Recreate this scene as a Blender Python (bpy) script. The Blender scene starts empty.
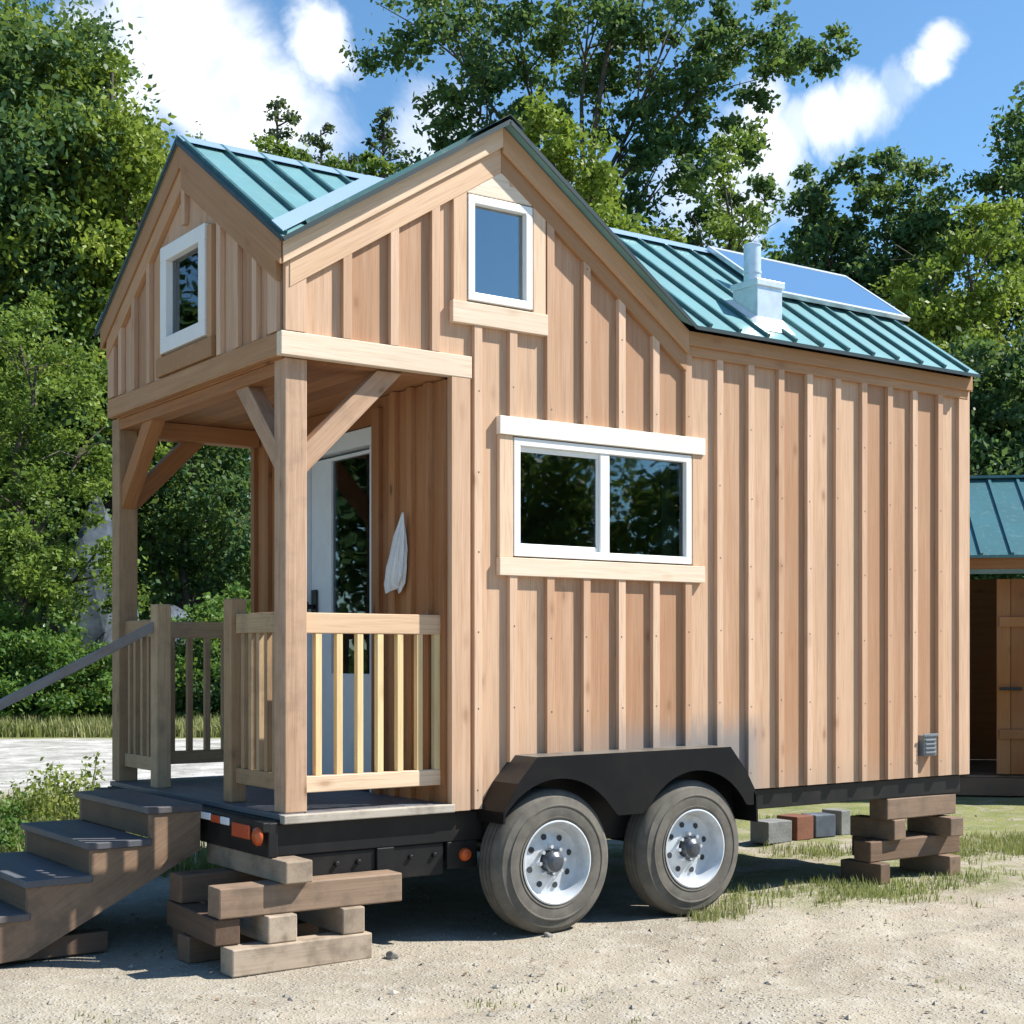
import bpy, bmesh, math, random
import numpy as np
from mathutils import Vector, Matrix
rnd = random.Random(7)
scene = bpy.context.scene
COL = scene.collection
# ------------------------------------------------------------------ camera geometry
U = (.8171, .5765); V = (-.5765, .8171); FPX = 1474.0; H = 1.45; CC = (-1.078, 7.0)
def at(px, d, z=0.0):
    """world point seen at column px at depth d in front of the camera"""
    x = (px-512)/FPX*d; r = (x-CC[0], d-CC[1])
    return (r[0]*U[0]+r[1]*U[1], r[0]*V[0]+r[1]*V[1], z)
def onground(px, py, z=0.0):
    d = (H-z)*FPX/(py-656); return at(px, d, z)
CAM = at(512, 0, H)
# ------------------------------------------------------------------ tagging helpers
def tag(o, label=None, cat=None, group=None, kind=None):
    if label: o['label'] = label
    if cat: o['category'] = cat
    if group: o['group'] = group
    if kind: o['kind'] = kind
    return o
def thing(name, label, cat, loc=(0, 0, 0), group=None):
    o = bpy.data.objects.new(name, None); COL.objects.link(o); o.location = loc
    o.empty_display_size = .2
    return tag(o, label, cat, group)
# ------------------------------------------------------------------ mesh builder
class MB:
    def __init__(s): s.v = []; s.f = []; s.g = []; s.t = []; s.mi = 0; s.m = []
    def add(s, verts, faces, axis=None, tone=None):
        """axis = grain direction; gc = (along, across1, across2)+offset"""
        n = len(s.v); off = (rnd.uniform(0, 50), rnd.uniform(0, 50), rnd.uniform(0, 50))
        if tone is None: tone = rnd.random()
        a = Vector(axis or (0, 0, 1)).normalized()
        b = a.cross(Vector((.31, .57, .76)) if abs(a.z) < .9 else Vector((1, .2, 0))).normalized(); c = a.cross(b)
        for p in verts:
            p = Vector(p); s.v.append(p)
            s.g.append((p.dot(a)+off[0], p.dot(b)+off[1], p.dot(c)+off[2])); s.t.append(tone)
        for f in faces: s.f.append([n+i for i in f]); s.m.append(s.mi)
    def box(s, x0, x1, y0, y1, z0, z1, axis=None, tone=None):
        if axis is None:
            d = (abs(x1-x0), abs(y1-y0), abs(z1-z0)); k = d.index(max(d)); axis = [(1, 0, 0), (0, 1, 0), (0, 0, 1)][k]
        x0, x1 = sorted((x0, x1)); y0, y1 = sorted((y0, y1)); z0, z1 = sorted((z0, z1))
        vs = [(x0,y0,z0),(x1,y0,z0),(x1,y1,z0),(x0,y1,z0),(x0,y0,z1),(x1,y0,z1),(x1,y1,z1),(x0,y1,z1)]
        s.add(vs, [(0,3,2,1),(4,5,6,7),(0,1,5,4),(1,2,6,5),(2,3,7,6),(3,0,4,7)], axis, tone)
    def extr(s, poly, n0, n1, mp, axis=None, tone=None):
        """polygon of (s,z) extruded between n0 and n1; mp(s,n,z)->xyz"""
        k = len(poly)
        vs = [mp(p[0], n0, p[1]) for p in poly]+[mp(p[0], n1, p[1]) for p in poly]
        fs = [tuple(range(k)), tuple(range(2*k-1, k-1, -1))]+[(i, i+k, (i+1) % k+k, (i+1) % k) for i in range(k)]
        s.add(vs, fs, axis, tone)
    def beam(s, p, q, w, h, up=(0, 0, 1), tone=None):
        p = Vector(p); q = Vector(q); a = (q-p).normalized(); u = Vector(up); sd = a.cross(u).normalized(); u = sd.cross(a)
        vs = []
        for e in (p, q):
            for i, j in ((-1,-1),(1,-1),(1,1),(-1,1)): vs.append(e+sd*(i*w/2)+u*(j*h/2))
        s.add(vs, [(0,3,2,1),(4,5,6,7),(0,1,5,4),(1,2,6,5),(2,3,7,6),(3,0,4,7)], a, tone)
    def tube(s, pts, r, n=10, tone=None, cap=True):
        pts = [Vector(p) for p in pts]; rs = r if isinstance(r, (list, tuple)) else [r]*len(pts)
        vs = []; fs = []
        for i, p in enumerate(pts):
            a = (pts[min(i+1, len(pts)-1)]-pts[max(i-1, 0)]).normalized()
            b = a.cross(Vector((.3, .5, .8)) if abs(a.z) < .9 else Vector((1, 0, 0))).normalized(); c = a.cross(b)
            for k in range(n):
                t = 2*math.pi*k/n; vs.append(p+(b*math.cos(t)+c*math.sin(t))*rs[i])
        for i in range(len(pts)-1):
            for k in range(n):
                fs.append((i*n+k, i*n+(k+1) % n, (i+1)*n+(k+1) % n, (i+1)*n+k))
        if cap: fs.append(tuple(range(n-1, -1, -1))); fs.append(tuple((len(pts)-1)*n+k for k in range(n)))
        s.add(vs, fs, pts[-1]-pts[0], tone)
    def lathe_y(s, prof, cx, cz, n=48, tone=None):
        """prof = [(radius, y)] turned about an axis parallel to Y"""
        vs = []; fs = []; m = len(prof)
        for k in range(n):
            t = 2*math.pi*k/n
            for r, y in prof: vs.append((cx+r*math.cos(t), y, cz+r*math.sin(t)))
        for k in range(n):
            for i in range(m-1):
                fs.append((k*m+i, k*m+i+1, ((k+1) % n)*m+i+1, ((k+1) % n)*m+i))
        s.add(vs, fs, (0, 1, 0), tone)
    def build(s, name, mat, parent=None, smooth=False, bevel=0):
        me = bpy.data.meshes.new(name)
        me.from_pydata([tuple(v) for v in s.v], [], s.f)
        a = me.attributes.new('gc', 'FLOAT_VECTOR', 'POINT'); a.data.foreach_set('vector', np.array(s.g, dtype=np.float32).ravel())
        a = me.attributes.new('tone', 'FLOAT', 'POINT'); a.data.foreach_set('value', np.array(s.t, dtype=np.float32))
        bm = bmesh.new(); bm.from_mesh(me); bmesh.ops.recalc_face_normals(bm, faces=bm.faces); bm.to_mesh(me); bm.free()
        for mm in (mat if isinstance(mat, (list, tuple)) else [mat]): me.materials.append(mm)
        me.polygons.foreach_set('material_index', s.m)
        o = bpy.data.objects.new(name, me); COL.objects.link(o)
        if smooth:
            me.polygons.foreach_set('use_smooth', [True]*len(me.polygons))
            try: me.set_sharp_from_angle(angle=math.radians(40))
            except Exception: pass
        if bevel:
            m = o.modifiers.new('b', 'BEVEL'); m.width = bevel; m.segments = 2; m.limit_method = 'ANGLE'
        if parent is not None:
            o.parent = parent
            loc = Vector((0, 0, 0)); p = parent
            while p is not None: loc += p.location; p = p.parent
            o.location = -loc
        return o
# ------------------------------------------------------------------ materials
def newmat(name):
    m = bpy.data.materials.new(name); m.use_nodes = True; nt = m.node_tree; nt.nodes.clear()
    out = nt.nodes.new('ShaderNodeOutputMaterial'); return m, nt, out
class NT:
    def __init__(s, nt): s.nt = nt; s.n = nt.nodes; s.l = nt.links
    def put(s, sock, v):
        if v is None: return
        if isinstance(v, bpy.types.NodeSocket): s.l.new(v, sock)
        else:
            if sock.type == 'RGBA' and hasattr(v, '__len__') and len(v) == 3: v = (*v, 1)
            sock.default_value = v
    def attr(s, name, out='Vector'):
        n = s.n.new('ShaderNodeAttribute'); n.attribute_name = name; return n.outputs[out]
    def coord(s, out='Object'): return s.n.new('ShaderNodeTexCoord').outputs[out]
    def pos(s): return s.n.new('ShaderNodeNewGeometry').outputs['Position']
    def mapv(s, vec, scale=(1,1,1), loc=(0,0,0), rot=(0,0,0)):
        n = s.n.new('ShaderNodeMapping'); s.put(n.inputs[0], vec); n.inputs['Scale'].default_value = scale
        n.inputs['Location'].default_value = loc; n.inputs['Rotation'].default_value = rot; return n.outputs[0]
    def noise(s, vec, scale, detail=4, rough=.55, dist=0, out=0):
        n = s.n.new('ShaderNodeTexNoise'); s.put(n.inputs['Vector'], vec); n.inputs['Scale'].default_value = scale
        n.inputs['Detail'].default_value = detail; n.inputs['Roughness'].default_value = rough; n.inputs['Distortion'].default_value = dist
        return n.outputs[out]
    def voro(s, vec, scale, feat='F1', rand=1, out='Distance'):
        n = s.n.new('ShaderNodeTexVoronoi'); n.feature = feat; s.put(n.inputs['Vector'], vec); n.inputs['Scale'].default_value = scale
        n.inputs['Randomness'].default_value = rand; return n.outputs[out]
    def math(s, op, a, b=None, c=None, clamp=False):
        n = s.n.new('ShaderNodeMath'); n.operation = op; n.use_clamp = clamp
        s.put(n.inputs[0], a); s.put(n.inputs[1], b)
        if c is not None: s.put(n.inputs[2], c)
        return n.outputs[0]
    def vmath(s, op, a, b=None, out=0):
        n = s.n.new('ShaderNodeVectorMath'); n.operation = op; s.put(n.inputs[0], a)
        if b is not None: s.put(n.inputs[1], b)
        return n.outputs[out]
    def rng(s, v, a, b, c=0., d=1., smooth=True):
        n = s.n.new('ShaderNodeMapRange'); n.interpolation_type = 'SMOOTHSTEP' if smooth else 'LINEAR'
        s.put(n.inputs[0], v)
        for i, k in enumerate((a, b, c, d)): n.inputs[1+i].default_value = k
        return n.outputs[0]
    def mix(s, f, a, b, mode='MIX'):
        n = s.n.new('ShaderNodeMix'); n.data_type = 'RGBA'; n.blend_type = mode
        s.put(n.inputs[0], f); s.put(n.inputs[6], a); s.put(n.inputs[7], b); return n.outputs[2]
    def ramp(s, f, stops):
        n = s.n.new('ShaderNodeValToRGB'); s.put(n.inputs[0], f); e = n.color_ramp.elements
        while len(e) < len(stops): e.new(.5)
        for k, (p, c) in enumerate(stops): e[k].position = p; e[k].color = (*c, 1)
        return n.outputs[0]
    def sep(s, v):
        n = s.n.new('ShaderNodeSeparateXYZ'); s.put(n.inputs[0], v); return n.outputs
    def bump(s, h, strength=.3, dist=.01):
        n = s.n.new('ShaderNodeBump'); s.put(n.inputs['Height'], h); n.inputs['Strength'].default_value = strength
        n.inputs['Distance'].default_value = dist; return n.outputs[0]
    def bsdf(s, out, color, rough=.6, metal=0, spec=.5, normal=None, **kw):
        n = s.n.new('ShaderNodeBsdfPrincipled'); s.put(n.inputs['Base Color'], color); s.put(n.inputs['Roughness'], rough)
        s.put(n.inputs['Metallic'], metal); s.put(n.inputs['Specular IOR Level'], spec)
        if normal is not None: s.put(n.inputs['Normal'], normal)
        for k, v in kw.items(): s.put(n.inputs[k], v)
        s.l.new(n.outputs[0], out.inputs[0]); return n
def wood(name, light, dark, knot=(.16, .07, .03), knots=.6, rough=.65, grime=0, soot=False, grey=0):
    m, nt, out = newmat(name); t = NT(nt)
    gc = t.attr('gc'); tone = t.attr('tone', 'Fac')
    w = t.noise(gc, 1.6, 2)
    st = t.mapv(gc, (1.2, 26, 26))
    g1 = t.noise(st, 1.0, 5, .6, .6)
    st2 = t.mapv(gc, (4, 130, 130)); g2 = t.noise(st2, 1.0, 3, .6)
    f = t.math('ADD', t.math('MULTIPLY', tone, .80), t.math('MULTIPLY', w, .30))
    f = t.math('ADD', f, t.math('MULTIPLY', t.math('SUBTRACT', g1, .5), .9))
    col = t.mix(t.rng(f, .1, 1.0), light, dark)
    col = t.mix(t.math('MULTIPLY', t.rng(g2, .42, .75), .34), col, knot)
    if knots:
        kv = t.mapv(gc, (3.4, 7.5, 7.5)); d = t.voro(kv, 1.0); rnd_ = t.voro(kv, 1.0, out='Color')
        has = t.math('GREATER_THAN', t.sep(rnd_)[0], .55)
        k = t.math('MULTIPLY', t.rng(d, .06, .13, 1, 0), has)
        ring = t.math('MULTIPLY', t.rng(d, .10, .26, 1, 0), has)
        col = t.mix(t.math('MULTIPLY', ring, .25), col, knot)
        col = t.mix(t.math('MULTIPLY', k, knots), col, knot)
    P = t.pos()
    big = t.noise(P, .9, 3)
    col = t.mix(t.math('MULTIPLY', t.rng(big, .4, .75), .28), col, (.40, .27, .18))
    if grey: col = t.mix(grey, col, (.33, .31, .27))
    if grime:
        gn = t.noise(P, 7, 4, .65)
        col = t.mix(t.math('MULTIPLY', t.rng(gn, .42, .7), grime), col, (.10, .075, .055))
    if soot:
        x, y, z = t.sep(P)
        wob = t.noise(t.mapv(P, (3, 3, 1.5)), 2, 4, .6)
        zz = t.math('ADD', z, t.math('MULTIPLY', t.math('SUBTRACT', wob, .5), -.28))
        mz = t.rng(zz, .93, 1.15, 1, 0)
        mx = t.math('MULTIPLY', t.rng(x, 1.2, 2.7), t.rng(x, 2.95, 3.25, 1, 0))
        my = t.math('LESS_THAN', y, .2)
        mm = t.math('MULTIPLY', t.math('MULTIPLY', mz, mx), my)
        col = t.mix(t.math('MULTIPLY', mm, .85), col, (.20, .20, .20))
        # rain splash greying along the foot of the boards
        foot = t.math('MULTIPLY', t.rng(t.math('ADD', z, t.math('MULTIPLY', wob, .12)), .7, .95, 1, 0), .3)
        col = t.mix(foot, col, (.30, .25, .20))
    hh = t.math('ADD', t.math('MULTIPLY', g1, .6), t.math('MULTIPLY', g2, .4))
    t.bsdf(out, col, rough, 0, .3, t.bump(hh, .35, .004))
    return m
M = {}
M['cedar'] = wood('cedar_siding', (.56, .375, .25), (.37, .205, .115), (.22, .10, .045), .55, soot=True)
M['batten'] = wood('cedar_batten', (.645, .45, .315), (.48, .295, .185), (.25, .12, .06), .4, soot=True)
M['trim'] = wood('cedar_trim', (.70, .52, .37), (.57, .38, .24), (.28, .13, .06), .4)
M['rake'] = wood('shaded_trim', (.52, .31, .17), (.35, .19, .09), (.26, .11, .05), .4)  # trim copy with the shade of rakes, eaves and gable in its colour
M['palewood'] = wood('pale_planed_wood', (.78, .68, .56), (.70, .57, .44), (.40, .24, .12), .35)
M['window_head'] = wood('whitewashed_wood', (.88, .86, .78), (.84, .80, .70), (.5, .4, .3), .2)
M['post'] = wood('post_timber', (.56, .385, .27), (.38, .23, .14), (.15, .07, .03), .7, grime=.25)
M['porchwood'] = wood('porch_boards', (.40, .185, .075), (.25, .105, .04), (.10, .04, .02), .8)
M['pine'] = wood('fresh_pine', (.78, .63, .34), (.68, .50, .26), (.3, .15, .06), .3)
M['rail'] = wood('rail_wood', (.74, .57, .40), (.60, .41, .26), (.3, .14, .06), .4)
M['newel'] = wood('newel_wood', (.48, .34, .20), (.34, .22, .12), (.12, .06, .03), .6, grime=.3)
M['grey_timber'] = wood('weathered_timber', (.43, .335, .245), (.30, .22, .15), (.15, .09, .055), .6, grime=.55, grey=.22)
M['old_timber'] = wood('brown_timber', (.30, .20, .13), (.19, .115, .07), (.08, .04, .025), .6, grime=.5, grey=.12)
M['dirty_shaded_timber'] = wood('dirty_shaded_timber', (.20, .125, .08), (.10, .06, .04), (.03, .015, .01), .5, grime=.6)  # grimy timber, its colour also darkened to stand for shade
M['stair_side'] = wood('stair_stringer', (.30, .20, .13), (.17, .10, .06), (.07, .035, .02), .6, grime=.45)
M['deck'] = wood('deck_boards', (.105, .12, .145), (.065, .075, .095), (.05, .05, .05), .3, rough=.5, grime=.3)
M['deck_edge'] = wood('weathered_deck_edge', (.50, .45, .38), (.33, .28, .23), (.1, .08, .06), .4, grime=.5, grey=.4)
M['shedwood'] = wood('shed_wood', (.33, .135, .04), (.22, .08, .022), (.12, .05, .02), .6)
M['handrail'] = wood('grey_handrail', (.30, .31, .32), (.22, .23, .24), (.08, .08, .08), .3, grime=.3)
def plain(name, c, rough=.5, metal=0, spec=.5, var=.15, scale=8, bump=0, dirt=None, dirtamt=0, dust_highlight=None, **kw):
    m, nt, out = newmat(name); t = NT(nt); P = t.pos()
    n1 = t.noise(P, scale, 5, .6)
    c2 = tuple(x*(1-var*2) for x in c)
    col = t.mix(t.rng(n1, .3, .75), c, c2)
    if dirt:
        n2 = t.noise(P, scale*.6, 5, .65); col = t.mix(t.math('MULTIPLY', t.rng(n2, .4, .68), dirtamt), col, dirt)
    if dust_highlight:
        nz = t.sep(nt.nodes.new('ShaderNodeNewGeometry').outputs['Normal'])[2]
        col = t.mix(t.math('MULTIPLY', t.rng(nz, .5, .95), t.rng(n1, .2, .6, .4, 1)), col, dust_highlight)
    r = t.math('ADD', t.math('MULTIPLY', n1, .2), rough-.1)
    t.bsdf(out, col, r, metal, spec, t.bump(t.noise(P, scale*6, 4), bump, .01) if bump else None, **kw); return m
M['vinyl'] = plain('white_vinyl', (.80, .81, .80), .35, var=.03)
M['doorwhite'] = plain('white_door_paint', (.62, .66, .70), .4, var=.04)
M['black'] = plain('black_frame_paint', (.010, .0105, .012), .42, spec=.3, dirt=(.035, .03, .026), dirtamt=.4, scale=5)
M['fender'] = plain('black_fender_steel', (.006, .006, .0075), .42, spec=.22, dust_highlight=(.16, .145, .125), dirt=(.022, .02, .018), dirtamt=.3, scale=5)  # dust on upward faces also paints the pale highlight of the top edge
M['rim'] = plain('silver_wheel_paint', (.62, .66, .70), .4, metal=.25, var=.08, dirt=(.30, .27, .23), dirtamt=.35, scale=14)
M['hub'] = plain('greasy_hub', (.10, .11, .13), .4, metal=.5, var=.3)
M['hole'] = plain('dark_hole', (.03, .035, .04), .6)
M['galv'] = plain('galvanised_steel', (.72, .76, .80), .35, metal=.6, var=.12, scale=12)
M['whitemetal'] = plain('white_flashing', (.82, .83, .82), .4, var=.05)
M['valley'] = plain('pale_flashing', (.50, .66, .78), .25, metal=.5, var=.05)
M['orange'] = plain('orange_lens', (.55, .10, .02), .25, var=.15)
M['red'] = plain('red_reflector', (.50, .07, .02), .3, var=.1)
M['reflwhite'] = plain('white_reflector', (.75, .77, .80), .3, var=.05)
M['ventgrey'] = plain('grey_vent_plastic', (.17, .19, .21), .4, var=.1)
M['plastic'] = plain('white_plastic_film', (.66, .69, .72), .3, var=.1, bump=.4)
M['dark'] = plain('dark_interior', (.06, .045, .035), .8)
M['knob'] = plain('dark_knob', (.02, .02, .03), .25, metal=.6)
M['concrete'] = plain('pale_concrete', (.20, .205, .20), .9, var=.15, bump=.3)
M['brick'] = plain('orange_brick', (.17, .065, .035), .9, var=.15, bump=.3)
M['rock'] = plain('grey_blue_rock', (.17, .21, .27), .9, var=.45, scale=1.0, bump=.6)
M['pebble'] = plain('pebble_stone', (.38, .35, .30), .9, var=.3, scale=3)
M['bark'] = plain('tree_bark', (.10, .08, .065), .95, var=.3, scale=3, bump=.8)
def tyre_mat():
    m, nt, out = newmat('dusty_tyre'); t = NT(nt); P = t.pos(); n = t.noise(P, 9, 5, .6); n2 = t.noise(P, 40, 3)
    col = t.mix(t.rng(n, .3, .7), (.105, .097, .085), (.165, .152, .13)); col = t.mix(t.math('MULTIPLY', n2, .3), col, (.05, .045, .04))
    t.bsdf(out, col, .85, 0, .2, t.bump(n2, .2, .004)); return m
M['tyre'] = tyre_mat()
def roof_mat(name, c):
    m, nt, out = newmat(name); t = NT(nt); P = t.pos(); n = t.noise(P, 2.5, 3); n2 = t.noise(P, 18, 3)
    col = t.mix(t.rng(n, .3, .7), c, tuple(x*.82 for x in c)); col = t.mix(t.math('MULTIPLY', t.rng(n2, .5, .8), .12), col, (.5, .55, .5))
    t.bsdf(out, col, t.math('ADD', .3, t.math('MULTIPLY', n, .2)), .15, .5); return m
M['roof'] = roof_mat('green_metal_roof', (.16, .335, .355))
M['roofrib'] = roof_mat('green_metal_rib', (.045, .13, .135))
M['drip'] = plain('dark_drip_edge', (.06, .075, .072), .35, metal=.4, var=.1)
M['shedroof'] = roof_mat('teal_metal_roof', (.06, .17, .19))
def glass_mat(name, fac, tint=(.5, .55, .55)):
    m, nt, out = newmat(name); t = NT(nt)
    g = nt.nodes.new('ShaderNodeBsdfGlossy'); g.inputs['Roughness'].default_value = .015; g.inputs['Color'].default_value = (.9, .95, 1, 1)
    wv = t.noise(t.pos(), 2.2, 2); t.put(g.inputs['Normal'], t.bump(wv, .02, .05))
    tr = nt.nodes.new('ShaderNodeBsdfTransparent'); tr.inputs[0].default_value = (*tint, 1)
    lw = nt.nodes.new('ShaderNodeFresnel'); lw.inputs[0].default_value = 1.5
    f = t.math('ADD', t.math('MULTIPLY', lw.outputs[0], 1.0), fac, clamp=True)
    mx = nt.nodes.new('ShaderNodeMixShader'); t.put(mx.inputs[0], f); nt.links.new(tr.outputs[0], mx.inputs[1]); nt.links.new(g.outputs[0], mx.inputs[2])
    nt.links.new(mx.outputs[0], out.inputs[0]); return m
M['glass'] = glass_mat('window_glass', .05)
M['glassup'] = glass_mat('coated_window_glass', .20)
def panel_mat():
    m, nt, out = newmat('solar_glass'); t = NT(nt); P = t.pos()
    b = t.bsdf(out, (.10, .20, .36), .12, 0, .9); t.put(b.inputs['Coat Weight'], 1.0); t.put(b.inputs['Coat Roughness'], .05); return m
M['panel'] = panel_mat()
def leaf_mat(name, a, b, c):
    m, nt, out = newmat(name); t = NT(nt); tone = t.attr('tone', 'Fac'); P = t.pos()
    n = t.noise(P, .55, 3); f = t.math('ADD', t.math('MULTIPLY', tone, .6), t.math('MULTIPLY', t.rng(n, .3, .7), .4))
    col = t.ramp(f, [(0, a), (.5, b), (1, c)])
    d = nt.nodes.new('ShaderNodeBsdfPrincipled'); t.put(d.inputs['Base Color'], col); d.inputs['Roughness'].default_value = .5; d.inputs['Specular IOR Level'].default_value = .25
    tl = nt.nodes.new('ShaderNodeBsdfTranslucent'); t.put(tl.inputs[0], t.mix(.5, col, (.16, .22, .03)))
    mx = nt.nodes.new('ShaderNodeMixShader'); mx.inputs[0].default_value = .45
    nt.links.new(d.outputs[0], mx.inputs[1]); nt.links.new(tl.outputs[0], mx.inputs[2]); nt.links.new(mx.outputs[0], out.inputs[0]); return m
M['leaf_green'] = leaf_mat('leaves_green', (.07, .13, .03), (.15, .235, .045), (.25, .335, .065))
M['leaf_olive'] = leaf_mat('leaves_olive', (.12, .19, .03), (.22, .30, .045), (.33, .39, .07))
M['leaf_dark'] = leaf_mat('leaves_dark', (.035, .085, .045), (.07, .145, .055), (.14, .215, .055))
M['leaf_pale'] = leaf_mat('leaves_pale', (.16, .19, .12), (.24, .26, .17), (.32, .33, .22))
M['needle'] = leaf_mat('needles', (.02, .04, .03), (.04, .065, .045), (.06, .09, .05))
M['leaf_bush'] = leaf_mat('leaves_bush', (.05, .12, .025), (.10, .20, .04), (.18, .29, .07))
M['grassblade'] = leaf_mat('grass_blades', (.12, .16, .04), (.25, .27, .10), (.46, .42, .24))
M['weedleaf'] = leaf_mat('weed_leaves', (.10, .15, .03), (.22, .27, .06), (.38, .40, .12))
# ------------------------------------------------------------------ ground
def ground_mat():
    m, nt, out = newmat('ground_gravel'); t = NT(nt); P = t.pos(); x, y, z = t.sep(P)
    n1 = t.noise(P, .7, 5, .6); n2 = t.noise(P, 6, 5, .65); n3 = t.noise(P, 38, 4, .7); pb = t.voro(P, 42)
    col = t.mix(t.rng(n1, .3, .7), (.36, .325, .26), (.27, .235, .185))
    col = t.mix(t.math('MULTIPLY', t.rng(n2, .45, .7), .55), col, (.42, .395, .345))
    col = t.mix(t.math('MULTIPLY', t.rng(n2, .3, .45, 1, 0), .45), col, (.29, .245, .185))
    col = t.mix(t.math('MULTIPLY', t.rng(n3, .5, .75), .5), col, (.22, .19, .15))
    col = t.mix(t.math('MULTIPLY', t.rng(pb, .1, .35, 1, 0), .35), col, (.62, .60, .56))
    # wheel tracks running past the trailer (compacted, paler)
    trk = t.noise(t.mapv(P, (.25, 2.2, 1), (0, 0, 0), (0, 0, math.radians(-3))), 1.3, 3)
    col = t.mix(t.math('MULTIPLY', t.rng(trk, .5, .66), .35), col, (.36, .31, .24))
    # depth from the yard side decides lawn / far drive
    dep = t.math('ADD', t.math('ADD', t.math('MULTIPLY', x, U[1]), t.math('MULTIPLY', y, V[1])), 7.0)
    edge = t.math('ADD', dep, t.math('MULTIPLY', t.noise(P, .5, 4), 1.2))
    gcol = t.mix(t.rng(t.noise(P, 3, 5), .3, .7), (.13, .16, .045), (.22, .22, .09))
    grass_far = t.rng(edge, 26.2, 26.8)
    white = t.math('MULTIPLY', t.rng(edge, 15.5, 17), t.rng(edge, 26.2, 26.8, 1, 0))
    ln = t.noise(P, 1.8, 5, .75)
    wc = t.mix(t.rng(ln, .35, .62), (.50, .495, .475), (.27, .26, .24))
    col = t.mix(white, col, wc)
    # thin grass round the rear of the trailer and the near yard's edge
    gx = t.math('MULTIPLY', t.rng(x, 2.2, 3.6), t.math('MULTIPLY', t.rng(t.math('ADD', y, t.math('MULTIPLY', n1, .8)), -.35, .25), t.rng(edge, 15, 17, 1, 0)))
    gn = t.rng(t.noise(P, 2.6, 5, .65), .40, .6)
    col = t.mix(t.math('MULTIPLY', t.math('MULTIPLY', gx, gn), .8), col, gcol)
    gy = t.math('MULTIPLY', t.rng(edge, 12, 13), t.rng(edge, 15, 17, 1, 0))
    col = t.mix(t.math('MULTIPLY', gy, t.rng(n2, .3, .6)), col, gcol)
    col = t.mix(grass_far, col, gcol)
    h = t.math('ADD', t.math('MULTIPLY', n2, .6), t.math('ADD', t.math('MULTIPLY', n3, .35), t.math('MULTIPLY', t.rng(pb, .0, .4, 1, 0), .2)))
    t.bsdf(out, col, .95, 0, .15, t.bump(h, .9, .035)); return m
M['ground'] = ground_mat()
def hnoise(x, y):
    rut = -.030*np.exp(-((y+1.15+.10*np.sin(x*.9))/.16)**2)-.026*np.exp(-((y+2.75+.10*np.sin(x*.7+1))/.18)**2)+.016*np.exp(-((y+1.45+.10*np.sin(x*.9))/.12)**2)
    return rut+(.018*np.sin(x*1.7+.4*np.sin(y*2.3))*np.sin(y*1.9+1.1)+.012*np.sin(x*4.3+y*2.1)+.008*np.sin(x*9.1-y*7.3+2*np.sin(y*3.1)))
def flat(x, y):   # calm the ground where timbers and tyres stand
    return 1-np.clip(np.maximum(np.exp(-((x-0.)**2/.8+(y-0.)**2/.6)), np.maximum(np.exp(-((x-1.9)**2/1.2+(y-1.)**2/2.5)), np.exp(-((x-4.6)**2/.5+(y-.1)**2/.5)))), 0, 1)
def make_ground():
    a = np.concatenate([-np.geomspace(400, 7, 26), np.arange(-6.8, 9, .09), np.geomspace(9.2, 500, 28)])
    X, Y = np.meshgrid(a, a, indexing='ij')
    fade = np.exp(-((X/9)**2+(Y/9)**2))
    Z = hnoise(X, Y)*flat(X, Y)*fade
    n = len(a); v = np.stack([X, Y, Z], -1).reshape(-1, 3)
    i = np.arange((n-1)*(n-1)); r = i//(n-1); c = i % (n-1); k = r*n+c
    f = np.stack([k, k+n, k+n+1, k+1], -1)
    me = bpy.data.meshes.new('ground'); me.from_pydata(v.tolist(), [], f.tolist()); me.materials.append(M['ground'])
    me.polygons.foreach_set('use_smooth', [True]*len(me.polygons))
    o = bpy.data.objects.new('ground', me); COL.objects.link(o); tag(o, kind='structure')
make_ground()
# ------------------------------------------------------------------ the tiny house
W = 2.27; L = 5.015; WD = .915; ZB = .66
house = thing('tiny_house', 'small cedar board-and-batten house with green metal roof on a tandem axle trailer', 'tiny house', (0, 0, 0))
def mY0(s, n, z): return (s, -n, z)
def mYW(s, n, z): return (s, W+n, z)
def mX0(s, n, z): return (-n, s, z)
def mXD(s, n, z): return (WD-n, s, z)
def mXL(s, n, z): return (L+n, s, z)
ZE = 3.40; ZR = 4.215; ZK = 3.32; XP = 1.215; XK = 2.505; YE = -.13; YM = W/2
XA = -.075; XE = 5.03; OV = .13
def roof_side(x):   # roof surface height above the wall Y=0 (cross gable)
    if x < XP: return ZE+(x-XA)/(XP-XA)*(ZR-ZE)
    if x < XK: return ZR+(x-XP)/(XK-XP)*(ZK-ZR)
    return ZK
def roof_main(y, ze=ZE):
    return ze+(min(y, W-y)+OV)/(YM+OV)*(ZR-ze)
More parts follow.
